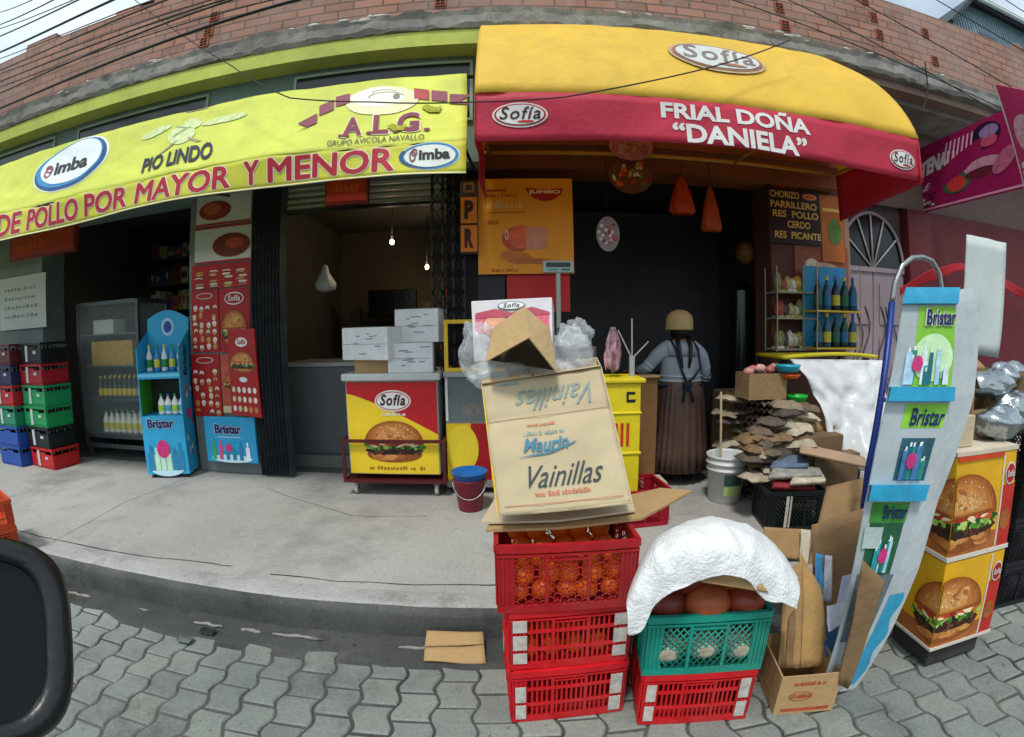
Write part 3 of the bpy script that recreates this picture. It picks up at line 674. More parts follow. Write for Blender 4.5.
hang_sign(rectat(325,176,368,204,3.9),'small red box sign in front of the roller shutter slats',lambda g:(g.rect(.05,.1,.95,.92,.003,M('#b02114',.5,.3,8)),g.scrib(.2,.4,.8,.7,.005,M('#d05030',.5,.2))))
# roller shutter left shop
g=MB(); z=2.52
sh=thing('roller_shutter','half raised pale slatted roller shutter under the lime awning','shutter',(-1.4,4.12,2.4))
for i in range(5): g.box((-2.15,4.12+.0,2.70+i*.06),(-.5,4.14,2.70+i*.06+.045),M('#8c8f80',.5,.2,4,.05)); g.cyl((-2.15,4.125,2.70+i*.06+.022),(-.5,4.125,2.70+i*.06+.022),.02,.02,M('#8c8f80',.5,.2,4,.05),8)
build('slats',g,sh)
g=MB(); g.box((-2.15,4.1,2.66),(-.5,4.15,2.69),DARKSTEEL); build('bottom_bar',g,sh)
# folded metal gates
def folded_gate(x0,x1,Y,z0,z1,n,label,mat=DARKSTEEL):
    t=thing('folding_gate',label,'gate',((x0+x1)/2,Y,z0))
    g=MB()
    for i in range(n):
        xa=x0+(x1-x0)*i/n; xb=x0+(x1-x0)*(i+.5)/n; xc=x0+(x1-x0)*(i+1)/n
        g.add([(xa,Y,z0),(xb,Y-.09,z0),(xc,Y,z0),(xa,Y,z1),(xb,Y-.09,z1),(xc,Y,z1)],[(0,1,4,3),(1,2,5,4)],mat)
    build('leaf_panels',g,t,solid=.006)
    g=MB(); g.box((x0-.02,Y-.1,z1),(x1+.02,Y+.02,z1+.05),mat); build('top_rail',g,t)
folded_gate(-2.42,-2.08,4.1,.2,2.95,9,'dark concertina metal gate folded beside the red posters on the pillar',M('#3c4042',.45,.4,9,.1))
t=thing('folding_gate','dark scissor lattice gate folded against the post beside the orange letters','gate',(-.55,3.95,.4))
g=MB()
for i in range(4):
    x=-.66+.09*i; g.box((x-.012,3.93,.4),(x+.012,3.96,2.9),M('#141516',.5,.2))
    if i<3:
        for k in range(16): g.tube([(x,3.925,.5+k*.15),(x+.09,3.925,.65+k*.15)],.006,M('#141516',.5,.2),5); g.tube([(x+.09,3.92,.5+k*.15),(x,3.92,.65+k*.15)],.006,M('#141516',.5,.2),5)
build('lattice',g,t)
# narrow orange letter sign
def pf_per(g):
    OY=M('#d8780c',.5,.15); 
    for k,ch in enumerate('RP'):
        g.rect(.05,.03+.38*k,.95,.38+.38*k,.003,OY); g.text(ch,.25,.08+.38*k,.75,.34+.38*k,.005,M('#3a0f06',.5,.1),.06)
    g.rect(.2,.82,.8,.97,.004,M('#7a4a12',.5,.2)); g.rect(.32,.86,.68,.93,.005,DARKW)
board('letter_strip','narrow upright strip with orange letters between the two shop fronts','sign',rectat(460,180,478,254,3.88),M('#3a2214',.6,.2),pf_per,.02)
# jumbo poster
OP=M('#e8960f',.5,.1,2.5,.05); HAM=M('#e2643a',.5,.35,10); 
def pf_jumbo(g):
    g.rect(.08,.86,.3,.885,.003,M('#b4560c',.5,.2)); g.scrib(.08,.8,.42,.84,.003,M('#b4400c',.5,.2)); g.scrib(.1,.68,.46,.76,.003,M('#f0c070',.5,.2)); g.rect(.1,.63,.5,.645,.003,M('#c8700c',.5,.2)); g.scrib(.1,.51,.22,.56,.003,M('#c05010',.5,.2))
    pts=[(.5+.4*t,.9-.02*math.sin(t*3)) for t in (0,.2,.4,.6,.8,1)]+[(.88,.83),(.8,.77),(.7,.75),(.6,.78),(.53,.84)]
    g.poly(pts,M('#b41a10',.5,.15),.003); g.text('JUMBO',.53,.825,.87,.875,.005,M('#f4d8a0',.5,.1),.05)
    g.ell(.42,.36,.17,.13,.003,M('#c8481c',.4,.35,14)); g.ell(.46,.38,.14,.12,.004,HAM); g.rect(.5,.25,.72,.48,.0045,M('#d08a70',.5,.25,8)); g.ell(.3,.4,.02,.05,.006,M('#f0c0a8',.4,.1),ring=.4)
    g.ell(.4,.17,.17,.07,.003,M('#c8702c',.5,.3,20),rot=-.15); g.ell(.58,.13,.24,.03,.004,M('#b86424',.5,.3,20),rot=-.05); g.scrib(.14,.02,.42,.06,.003,M('#b4400c',.5,.2))
board('poster','large orange ham poster beside the dark doorway of the right shop','poster',rectat(478,179,573,274,3.95),OP,pf_jumbo,.008)
g=MB(); a=rectat(478,274,505,318,4.0); b_=rectat(507,272,570,312,4.0)
g.box((a[0].x,4.0,a[0].z),(a[1].x,4.1,a[2].z),M('#1c1e22',.5,.1)); build('black_sheet',g,None,'small black panel under the orange ham poster','panel',loc=(a[0].x,4.05,a[0].z))
g=MB(); g.box((b_[0].x,4.0,b_[0].z),(b_[1].x,4.06,b_[2].z),RED); build('red_sheet',g,None,'plain bright red panel under the orange ham poster','panel',loc=(b_[0].x,4.05,b_[0].z))
# menu sign & orange panel on the right pillar
YT=M('#e8c05a',.5,.2); RT=M('#d4451c',.5,.2)
def pf_menu(g):
    rows=[('VENTA DE',.1,.86,RT,.08,.6),('CHORIZO',.05,.72,YT,.05,.6),('PARRILLERO',.05,.56,YT,.05,.93),('RES  POLLO',.1,.41,YT,.08,.95),('CERDO',.3,.25,YT,.34,.78),('RES  PICANTE',.1,.08,YT,.1,.98)]
    g.scrib(.1,.88,.6,.95,.003,RT)
    for t_,_,y,c,x0,x1 in rows[1:]: g.text(t_,x0,y,x1,y+.11,.003,c,.02)
    g.ell(.8,.77,.14,.05,.004,M('#e09010',.5,.2)); g.ell(.8,.77,.1,.03,.005,M('#c83c10',.5,.2))
board('menu_board','dark hand lettered menu board in yellow and red block letters','sign',rectat(768,182,820,244,4.15),M('#2a1210',.6,.2),pf_menu,.01)
board('poster','narrow orange and green product poster right of the dark menu board','poster',rectat(821,196,843,262,4.17),M('#b8621c',.5,.3,6),lambda g:(g.ell(.6,.45,.3,.2,.003,M('#5a8030',.5,.4,20)),g.rect(.1,.75,.9,.8,.003,YT)))
board('poster','brown plate and meats poster above the product rack','poster',rectat(795,246,848,298,4.186),M('#8a4626',.5,.35,8),lambda g:(g.ell(.5,.5,.36,.18,.003,M('#c8a080',.5,.3,20)),g.ell(.55,.5,.2,.1,.004,M('#963a28',.5,.4,30)),g.ell(.3,.62,.12,.12,.005,M('#d8c8a8',.5,.3,20))))
# pale metal door with fan light
dr=thing('metal_door','dusty pink grey double metal door with dark arched fan window over it','door',(3.98,4.4,.18))
DPK=M('#8d8086',.6,.15,3,.1,dirt=.35); cxd,zb,ww=3.98,2.2,.48
g=MB(); g.box((cxd-ww,4.36,.18),(cxd-.006,4.4,zb),DPK); g.box((cxd+.006,4.36,.18),(cxd+ww,4.4,zb),DPK)
for sx in (-1,1):
    for zz in (.35,1.0,1.6): g.box((cxd+sx*.25-.16,4.345,zz),(cxd+sx*.25+.16,4.362,zz+.45),DPK)
build('door_leaf',g,dr,bev=.004)
g=MB(W=lambda p:V((p[0],4.372-p[2],p[1]))); g.ell(cxd,zb+.02,ww,.62,0,M('#15171a',.2,.2,3,0),0,180); build('fan_glass',g,dr)
g=MB()
arc=[(cxd+ww*math.cos(q*PI/20),4.355,zb+.02+.62*math.sin(q*PI/20)) for q in range(21)]
g.tube(arc,.02,DPK,6)
for q in (35,65,90,115,145): q=math.radians(q); g.tube([(cxd+.02*math.cos(q),4.358,zb+.03),(cxd+ww*.97*math.cos(q),4.358,zb+.02+.6*math.sin(q))],.012,M('#a8a4a6',.5,.1),5)
g.box((cxd-ww,4.34,zb-.02),(cxd+ww,4.366,zb+.03),DPK); build('fan_bars',g,dr)
g=MB()
for sx in (-1,1):
    for k in range(3): g.tube([(cxd+sx*(.12+.1*k)+.05*math.sin(j*.9+k),4.335,.7+.1*j) for j in range(12)],.008,M('#463f44',.5,.2),5)
build('scroll_grille',g,dr)
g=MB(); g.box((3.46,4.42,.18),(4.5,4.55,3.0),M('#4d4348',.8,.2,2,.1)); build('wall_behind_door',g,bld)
# tarpaulin red side sheet at the right
g=MB(); 
TP=[at(x,y,3.7) for x,y in ((900,288),(930,270),(962,262),(998,272),(1030,290),(1060,308))]
def tarp(u,v): t=u*4.999; i=int(t); p=TP[i].lerp(TP[i+1],t-i); return (p.x,p.y+.1*u+.03*math.sin(u*9)*v,p.z-(.07+.05*math.sin(u*7)**2)*v)
g.grid(tarp,24,8,M('#b8182a',.5,.15,3,.1,transl=.3)); build('tarpaulin',g,None,'red tarpaulin strip sagging in front of the maroon wall at the right','tarpaulin',loc=TP[2],solid=.004)
# magenta banners on the far right
MAG=M('#a8185c',.5,.15,2,.1,transl=.2); MAG2=M('#d0407e',.5,.2,2,.1,transl=.2)
def pf_mag(g):
    g.text('TENALI',.13,.5,.47,.74,.004,WHITE,.06,arc=.06); g.rect(0,.02,1,.05,.003,M('#d890b0',.5,.1))
    for i in range(7): g.add([(.36+.04*i,.62,.004),(.375+.04*i,.62,.004),(.40+.04*i,.9,.004),(.385+.04*i,.9,.004)],[(0,1,2,3)],M('#e8b8cc',.5,.1))
    g.ell(.74,.78,.13,.17,.004,M('#2a0f30',.5,.3,20)); g.ell(.77,.82,.08,.08,.005,M('#9a7aa8',.5,.3,20)); g.ell(.77,.7,.07,.07,.005,M('#c84a6a',.5,.3,20))
    R=random.Random(5)
    for i in range(60): g.ell(R.uniform(.08,.3),R.uniform(.08,.4),.018,.02,.004,random.choice((M('#2a1020',.5,.2),WHITE,PINK)),n=7)
    g.ell(.5,.3,.12,.14,.004,M('#2f6a4a',.5,.3,20)); g.ell(.5,.28,.08,.1,.005,M('#d83a3a',.5,.3,20)); g.ell(.72,.4,.16,.12,.004,M('#c890a0',.5,.4,20)); g.ell(.7,.34,.13,.06,.005,M('#6a1a30',.5,.4,20)); g.ell(.88,.4,.07,.16,.006,M('#b8607c',.5,.4,20),rot=-.4)
board('banner','magenta sweets banner tied under the ledge at the far right','banner',[atX(903,218,4.9),atX(1024,188,4.72),atX(1016,104,4.72),atX(912,152,4.9)],MAG,pf_mag,.008)
board('banner','pale pink framed banner at the right edge in front of the magenta one','banner',[atX(1026,196,4.4),atX(1060,196,4.1),atX(1045,95,4.1),atX(994,84,4.4)],MAG2,lambda g:(g.ell(.5,.55,.35,.2,.003,M('#d8a8b8',.5,.4,20)),g.rect(0,0,.04,1,.003,WHITE),g.rect(0,0,1,.04,.003,WHITE),g.text('S',.1,.15,.4,.3,.004,WHITE,.05)),.01)
# ================================================================ inside the shops
BULB=M('#ffe9b0',.5,0,5,0,emit=18.)
for k,(x,y,Y,lab) in enumerate(((392,242,5.6,'bare glowing bulb hanging from the ceiling of the left shop, nearer and higher'),(427,267,6.6,'bare glowing bulb deeper in the left shop near the shelf'))):
    c=at(x,y,Y); t=thing('light_bulb',lab,'bulb',c)
    g=MB(); g.sph(c,(.026,.026,.034),BULB); build('glass',g,t); g=MB(); g.tube([c+V((0,0,.03)),V((c.x,c.y,3.2))],.004,INK,5); g.cyl(c+V((0,0,.03)),c+V((0,0,.08)),.016,.016,DARKW); build('flex',g,t)
    l=bpy.data.lights.new('bulb','POINT'); l.energy=7; l.color=(1,.8,.5); l.shadow_soft_size=.03; lo=bpy.data.objects.new('bulb_glow',l); COL.objects.link(lo); lo.location=c-V((0,.08,.02))
def simple(name,label,cat,mb,loc,group=None,**k): return build(name,mb,None,label,cat,group,loc=loc,**k)
# chest counter in left shop
t=thing('counter','plain pale grey counter just inside the left shop doorway','counter',(-1.7,4.7,.3))
g=MB(); g.box((-2.38,4.52,.3),(-.9,5.2,1.2),M('#565a5c',.5,.12,2,.05,dirt=.2)); build('body',g,t,bev=.01); g=MB(); g.box((-2.38,4.5,1.2),(-.88,5.23,1.24),M('#8e9090',.4,.1)); build('top',g,t,bev=.005)
g=MB(); c=at(393,303,6.9); g.box((c.x-.38,6.88,c.z-.2),(c.x+.36,6.95,c.z+.2),M('#060607',.2,.1)); simple('dark_screen','black flat screen on the back wall of the left shop','screen',g,(c.x,6.9,c.z),bev=.01)
g=MB(); g.box((-2.4,7.4,1.7),(-.6,7.59,2.0),M('#6b5b3c',.7,.2)); simple('wall_shelf','long brown board high on the back wall of the left shop','shelf',g,(-1.5,7.5,1.7))
c=at(325,275,5.2); g=MB(); g.lathe([(.01,.12),(.03,.1),(.05,.02),(.12,-.1),(.11,-.17),(.02,-.2)],PLW,c,16,lambda q,z:1+.12*math.sin(q*5)); g.tube([c+V((0,0,.1)),V((c.x,c.y,3.19))],.004,INK,5)
simple('hanging_bag','white plastic bag tied up in the dark left shop','bag',g,c)
# goods shelf in back right of left shop
def shelf_unit(name,label,x0,x1,y0,y1,z0,z1,n,mat,fill):
    t=thing(name,label,'shelf',((x0+x1)/2,(y0+y1)/2,z0)); g=MB()
    for x in (x0,x1-.03):
        for y in (y0,y1-.03): g.box((x,y,z0),(x+.03,y+.03,z1),mat)
    build('frame',g,t)
    for i in range(n):
        z=z0+(z1-z0)*(i+.3)/n; g=MB(); g.box((x0,y0-.002,z-.012),(x1,y1,z+.012),mat); build('shelf_board',g,t)
        fill(x0+.04,x1-.04,y0+.02,y1-.04,z+.012,(z1-z0)/n*.8,i)
    return t
PC=['#8a2f22','#b9a23a','#3a5a7a','#a8a89c','#2f6a3a','#c2662a','#6a4a72','#d8d0b8','#932a4a']
def fill_boxes(lab,grp):
    def f(x0,x1,y0,y1,z,h,i):
        x=x0
        while x<x1-.05:
            w=random.uniform(.07,.16); hh=random.uniform(.5,1)*h
            if x+w>x1: break
            g=MB(); g.box((x,y0+.01,z),(x+w-.012,y1,z+hh),M(random.choice(PC),.6,.3,12)); g.box((x+.015,y0+.006,z+hh*.3),(x+w-.03,y0+.01,z+hh*.7),M(random.choice(PC),.6,.3,12))
            simple('packet',lab,'packet',g,(x+w/2,(y0+y1)/2,z),grp); x+=w
    return f
def bottle(col='#2f7a3a',cap='#d8d8d8',lab='small plastic bottle',h=.24,r=.035,liquid=None):
    t=thing('bottle',lab,'bottle'); g=MB(); g.lathe([(r*.9,0),(r,.01),(r,h*.55),(r*.75,h*.68),(r*.33,h*.8),(r*.33,h*.9)],M(col,.25,.15,8,0),n=12); g.lathe([(r*1.02,h*.15),(r*1.02,h*.45)],M(liquid or '#d8d0a8',.5,.3,30),n=12,cap=False); build('body',g,t)
    g=MB(); g.cyl((0,0,h*.88),(0,0,h),r*.38,r*.36,M(cap,.5,.1),10); build('cap',g,t); return t
shelf_unit('shop_shelf','dim shelf of boxed goods deep on the right side of the left shop',-1.05,-.5,6.5,6.9,.3,2.2,5,M('#4a4640',.6,.2),fill_boxes('dim carton or packet on the deep shelf of the left shop','packets on the deep shelf'))
shelf_unit('shop_shelf','tall shadowy goods shelf behind the glass fridge in the far left shop',-5.5,-3.6,6.0,6.4,.3,3.0,7,M('#4a4640',.6,.2),fill_boxes('shadowy packet on the tall shelf of the far left shop','packets on the tall shelf'))
# glass fridge
fx0,fx1,fy0,fy1=-5.15,-4.1,4.3,4.85; AL=M('#565c5e',.4,.15,6,.05,metal=.5)
fr=thing('display_fridge','tall dim glass sided display case of drinks inside the far left shop','fridge',((fx0+fx1)/2,fy0,.18))
g=MB()
for x in (fx0,fx1-.04):
    for y in (fy0,fy1-.04): g.box((x,y,.3),(x+.04,y+.04,2.0),AL)
for z in (.3,.42,1.96): g.box((fx0+.04,fy0,z),(fx1-.04,fy0+.03,z+.05),AL); g.box((fx0+.001,fy0+.041,z),(fx0+.03,fy1-.041,z+.05),AL); g.box((fx1-.03,fy0+.041,z),(fx1-.001,fy1-.041,z+.05),AL)
for x in (fx0+.02,fx1-.06):
    g.box((x,fy0+.02,.18),(x+.04,fy0+.06,.3),AL); g.box((x,fy1-.06,.18),(x+.04,fy1-.02,.3),AL)
build('frame',g,fr,bev=.003)
g=MB(); g.box((fx0+.04,fy1-.02,.45),(fx1-.04,fy1-.01,1.96),M('#1c2220',.5,.2)); build('back_panel',g,fr)
for z in (.46,.86,1.25,1.62):
    g=MB(); g.box((fx0+.04,fy0+.04,z),(fx1-.04,fy1-.03,z+.015),AL); build('shelf_board',g,fr)
g=MB(); g.box((fx0+.04,fy0+.012,.47),(fx1-.04,fy0+.016,1.96),M('#c8d8d8',.08,.05,3,0,alpha=.07,spec=.8)); g.box((fx1-.014,fy0+.05,.47),(fx1-.01,fy1-.05,1.96),M('#c8d8d8',.08,.05,3,0,alpha=.13,spec=.8)); build('pane',g,fr)
b0=bottle('#d8d4c8','#2a6a3a','pale bottle with yellow label on the bottom shelf of the glass display case',.26,.045,'#c8b83a'); b0['group']='pale bottles on the bottom fridge shelf'; b0.location=(fx0+.3,fy0+.12,.475)
for i in range(1,14): dup(b0,(fx0+.3+.1*(i%7),fy0+.12+.18*(i//7),.475))
b1=bottle('#27331c','#d8c23a','dark bottle with yellow cap on the second shelf of the glass display case',.27,.034,'#c9a826'); b1['group']='dark bottles on the middle fridge shelf'; b1.location=(fx0+.28,fy0+.1,.875)
for i in range(1,18): dup(b1,(fx0+.28+.082*(i%9),fy0+.1+.18*(i//9),.875))
g=MB(); g.box((fx0+.15,fy0+.1,1.265),(fx1-.2,fy0+.3,1.55),M('#b5922a',.6,.35,14)); simple('yellow_packs','row of yellow packets on the upper shelf of the glass display case','packet',g,(fx0+.5,fy0+.2,1.265))
g=MB(); g.box((fx0+.2,fy0+.1,1.635),(fx0+.55,fy0+.3,1.8),PAPER); simple('white_carton','white carton on the top shelf of the glass display case','carton',g,(fx0+.4,fy0+.2,1.635))
# hanging things in the right shop
def disc(px,py,rx,ry,Y,col,lab,ins,string=True):
    c=at(px,py,Y); t=thing('hanging_plate',lab,'sign',c); g=MB(W=planeW(Y)); 
    g.ell(c.x,c.z,rx,ry,0,M(col,.5,.25,14)); R=random.Random(px)
    for i in range(22):
        a,k=R.uniform(0,6.3),R.uniform(.1,.8); g.ell(c.x+rx*k*math.cos(a),c.z+ry*k*math.sin(a),rx*.16,ry*.1,.003+.0002*i,M(R.choice(ins),.5,.3,20),rot=R.uniform(0,3),n=9)
    build('plate',g,t,solid=.006); g=MB(); g.tube([(c.x,Y+.01,c.z+ry*.9),(c.x,Y+.01,3.08)],.003,INK,4); build('cord',g,t); return t
disc(631,146,.19,.13,3.75,'#b06a68','dusty pink round plate hung highest under the red valance',('#c08880','#a05a58'))
disc(631,176,.19,.155,3.8,'#6a3a20','colourful round food plate picture hung below the pink one',('#c8a020','#b03a20','#4a7a2a','#d0c0a0','#d8602a'))
disc(608,234,.1,.15,3.9,'#8d8488','small oval plate with white and red meat picture hung on the left',('#b8606a','#d8d4d8','#904048'))
def cone_bag(px,py,r,h,lab,Y=4.0,col='#c8400f'):
    c=at(px,py,Y); t=thing('hanging_bag',lab,'bag',c); g=MB()
    g.lathe([(.012,h*.55),(r*.35,h*.4),(r*.75,0),(r,-h*.42),(r*.8,-h*.5),(.01,-h*.45)],M(col,.5,.35,14,.4,transl=.15),c,22,lambda q,z:1+.16*math.sin(q*7+z*9),sy=.5)
    build('bag_body',g,t); g=MB(); g.tube([c+V((0,0,h*.5)),V((c.x,c.y,3.15))],.004,INK,4); build('cord',g,t)
cone_bag(682,196,.115,.34,'orange cone shaped hanging bundle, left of the two orange ones in the dark doorway')
cone_bag(711,210,.095,.4,'long orange and green striped hanging bundle, right of the two in the dark doorway',col='#b8480f')
g=MB(); c=at(742,330,4.9); g.cyl((c.x,4.9,.18),(c.x,4.9,1.95),.15,.15,M('#3a4040',.2,.2,4,.02,metal=.8),20); g.cyl((c.x,4.9,1.95),(c.x,4.9,2.05),.15,.05,M('#3a4040',.2,.2,4,.02,metal=.8),20)
simple('metal_drum','tall dull metal cylinder standing in the dark right shop','cylinder',g,(c.x,4.9,1.0))
g=MB(); g.box((.6,5.0,.18),(2.3,5.6,1.0),M('#2a2a2b',.6,.2)); simple('dark_counter','low black counter in the shadow behind the woman','counter',g,(1.5,5.2,.18),bev=.01)
g=MB(); c=at(745,253,4.6); g.sph(c,(.1,.1,.12),M('#6b4a22',.6,.3),14,10,.15,2); g.tube([c,V((c.x,c.y,3.15))],.004,INK,4); simple('hanging_gourd','brown round bundle hanging in the gloom of the right shop','bundle',g,c)
# ================================================================ overhead wires
WIRE=M('#101214',.6,0,5,0)
def wire(pts,r,lab):
    ps=[V(p) for p in pts]; out=[]
    for i in range(len(ps)-1):
        for k in range(16):
            f=k/16; p=ps[i].lerp(ps[i+1],f); out.append(p+V((0,0,-.12*4*f*(1-f)*(ps[i+1]-ps[i]).length/6)))
    out.append(ps[-1]); g=MB(); g.tube(out,r,WIRE,5); simple('overhead_wire',lab,'wire',g,ps[0])
for k,(a,b) in enumerate((((0,18),(60,-12)),((0,45),(120,-14)),((0,62),(170,-14)),((0,72),(215,-12)),((0,98),(280,-12)),((0,30),(90,-14)),((0,84),(232,-14)))):
    p=at(-6,a[1]+3,3.0-.1*k); q=at(b[0],b[1],2.2-.05*k); d=(q-p); 
    wire([p-d*.5,q+d*.6],.006+.004*(k%3==1),['thinnest top wire of the bundle crossing the sky at upper left','second wire of the bundle across the upper left sky','third thick black wire across the upper left sky','fourth wire of the upper left bundle','lowest wire of the bundle passing just over the brick wall','short wire near the top left corner','sixth dark cable of the upper left bundle'][k])
for k,(y0,x1) in enumerate(((8,40),(24,78),(53,150),(67,200),(79,250))):
    p=at(-6,y0,3.3); q=at(x1,-12,2.4); d=q-p; wire([p-d*.5,q+d*.6],.005,['faint wire nearest the top left corner','faint wire between the two topmost corner wires','thin wire in the middle of the upper left bundle','thin wire just above the thick cable at upper left','thin sagging wire passing over the brick parapet at left'][k])
wire([at(128,-6,3.2),at(232,66,3.1),at(290,98,2.75),at(372,102,2.8),at(472,102,2.65),at(565,97,2.6),at(700,70,2.6),at(790,40,2.8)],.005,'single thin wire looping across both awnings')
for k,(a,b) in enumerate((((780,-4),(1024,128)),((720,-4),(1024,118)),((850,-3),(1030,98)))): wire([at(*a,3.45),at(*b,3.3)],.0055,['thin cable running down along the brick wall toward the pink banner','cable along the ledge at the right','uppermost thin cable across the brickwork at the right'][k])
for k,(a,b) in enumerate((((930,-4),(1026,52)),((965,-4),(1028,30)),((1000,-4),(1028,14)))): wire([at(*a,3.4),at(*b,3.2)],.006,['dark cable crossing the sky above the pale upper house','middle cable in the upper right corner sky','short cable at the top right corner'][k])
wire([at(925,62,3.5),at(928,90,3.5),at(922,112,3.5)],.008,'short black cable end dangling from the ledge at the right')
# ================================================================ crates
def clipseg(p,q,x0,y0,x1,y1):
    t0,t1=0.,1.; dx,dy=q[0]-p[0],q[1]-p[1]
    for P,Q in ((-dx,p[0]-x0),(dx,x1-p[0]),(-dy,p[1]-y0),(dy,y1-p[1])):
        if abs(P)<1e-9:
            if Q<0: return None
        else:
            r=Q/P
            if P<0: t0=max(t0,r)
            else: t1=min(t1,r)
    if t1-t0<.02: return None
    return (p[0]+dx*t0,p[1]+dy*t0),(p[0]+dx*t1,p[1]+dy*t1)
def crate_mesh(W,D,H,mat,style='slat',low=False):
    g=MB()
    def wall(L,Wf,front):
        g.W=Wf; b=lambda u0,v0,u1,v1,h0=-.006,h1=.0,m=mat: g.box((u0,v0,h0),(u1,v1,h1),m)
        cw=.062 if L>.4 else .05; hh=H
        b(-L/2,0,L/2,.03,-.008,.002); b(-L/2,hh-.028,L/2,hh,-.008,.009); b(-L/2,hh-.045,L/2,hh-.036,-.006,.006)
        for s in (-1,1):
            xa,xb=(-L/2,-L/2+cw) if s<0 else (L/2-cw,L/2)
            b(xa,.03,xb,hh-.028,-.006,0)
            for k in range(4): b(xa+.004+cw*k/4,.032,xa+.009+cw*k/4,hh-.046,0,.006)
        x0,x1=-L/2+cw,L/2-cw; m1=x0+(x1-x0)*.3; m2=x0+(x1-x0)*.7
        for x in (m1,m2): b(x-.006,.03,x+.006,hh-.045,-.006,.005)
        if style=='slat':
            for v in (.32,.62): b(x0,hh*v,x1,hh*v+.012,-.006,.003)
            n=int((x1-x0)/.0185)
            for i in range(1,n):
                x=x0+(x1-x0)*i/n
                if abs(x-m1)<.008 or abs(x-m2)<.008: continue
                top=hh-.045 if not(m1<x<m2 and front) else hh*.80
                b(x-.0038,.03,x+.0038,top,-.005,.0)
            if front: b(m1,hh*.78,m2,hh*.80,-.006,.005)
        else:
            if front: b(m1,hh*.76,m2,hh*.79,-.006,.004)
            y0,y1=.03,hh-.045
            if style=='diamond':
                k=-y1
                while k<(x1-x0)+y1:
                    for s in (1,-1):
                        p=(x0+k,y0) if s>0 else (x0+k,y1); q=(p[0]+(y1-y0)*.8,y1) if s>0 else (p[0]+(y1-y0)*.8,y0)
                        c=clipseg(p,q,x0,y0,x1,y1)
                        if c: g.tube([(c[0][0],c[0][1],-.003),(c[1][0],c[1][1],-.003)],.0032,mat,4)
                    k+=.026
            else:
                r=.0165; 
                for i in range(-1,int((x1-x0)/(r*1.5))+2):
                    for j in range(-1,int((y1-y0)/(r*1.732))+2):
                        cx=x0+i*r*1.5; cy=y0+(j+.5*(i%2))*r*1.732
                        P=[(cx+r*math.cos(a*PI/3),cy+r*math.sin(a*PI/3)) for a in range(6)]
                        for a in (0,1,2):
                            c=clipseg(P[a],P[a+1],x0,y0,x1,y1)
                            if c: g.tube([(c[0][0],c[0][1],-.003),(c[1][0],c[1][1],-.003)],.0028,mat,4)
        g.W=None
    wall(W,lambda p:V((p[0],-D/2-p[2],p[1])),True)
    wall(W,lambda p:V((-p[0],D/2+p[2],p[1])),True)
    wall(D,lambda p:V((-W/2-p[2],-p[0],p[1])),False)
    wall(D,lambda p:V((W/2+p[2],p[0],p[1])),False)
    g.box((-W/2+.008,-D/2+.008,.004),(W/2-.008,D/2-.008,.01),mat)
    return g
def crate(label,loc,rz,W,D,H,mat,style='slat',stick=(),group=None,name='plastic_crate'):
    t=thing(name,label,'crate',(0,0,0),0,group); build('basket',crate_mesh(W,D,H,mat,style),t)
    g=MB(); SM=M('#b9b4ac',.7,.3,30,.1,dirt=.3)
    for (u0,v0,u1,v1) in stick: g.box((u0*W/2,-D/2-.0085,v0*H),(u1*W/2,-D/2-.0063,v1*H),SM)
    if stick: build('sticker',g,t)
    if style=='slat' and stick:
        g=MB()
        for (y0,y1) in ((.5,.85),): g.box((-W/2-.0085,D/2-.06*1,H*y0),(-W/2-.0063,D/2-.02,H*y1),SM)
        build('sticker',g,t)
    t.location=loc; t.rotation_euler=(0,0,rz); t.matrix_basis=Matrix.Translation(V(loc))@Matrix.Rotation(rz,4,'Z')
    return t
# bottle crates, far left
def bcrate(c,label,loc,rz):
    t=thing('bottle_crate',label,'crate'); m=M(c,.45,.12,6,.08,dirt=.12); g=MB(); W,D,H=.5,.34,.232
    g.box((-W/2,-D/2,.0),(W/2,D/2,.02),m)
    for s in (-1,1):
        g.box((-W/2,s*D/2-.006,.02),(W/2,s*D/2+.006,H-.07),m); g.box((s*W/2-.006,-D/2+.007,.02),(s*W/2+.006,D/2-.007,H-.07),m)
        g.box((-W/2-.006,s*D/2-.011,H-.03),(W/2+.006,s*D/2+.011,H-.002),m); g.box((s*W/2-.011,-D/2+.012,H-.03),(s*W/2+.011,D/2-.012,H-.002),m)
        g.box((-W/2,s*D/2-.01,.03),(W/2,s*D/2+.01,.05),m)
        for x in (-.5,.5): g.box((x*W-.03*(x>0),s*D/2-.006,H-.07),(x*W+.03*(x<0),s*D/2+.006,H-.03),m)
        g.box((-.08,s*D/2-.006,H-.07),(.08,s*D/2+.006,H-.05),m)
    build('basket',g,t,bev=.003); g=MB(); R=random.Random(hash(label)%99)
    for i in range(5):
        for j in range(3): g.cyl((-.17+.085*i,-.1+.1*j,.03),(-.17+.085*i,-.1+.1*j,.19),.03,.014,M('#1c2a1e',.2,.2,5,0,spec=.7),8)
    build('bottles',g,t)
    if c!='#15479a':
        g=MB(); g.box((-.1,-D/2-.0125,.025),(-.045,-D/2-.0105,.2),M('#b9c0bf',.6,.2,20)); g.box((.08,-D/2-.0125,.11),(.15,-D/2-.0105,.14),M('#b9c0bf',.6,.3,30)); build('white_stripe',g,t)
    t.location=loc; t.rotation_euler=(0,0,rz); t.matrix_basis=Matrix.Translation(V(loc))@Matrix.Rotation(rz,4,'Z')
b0=gnd(44,468); 
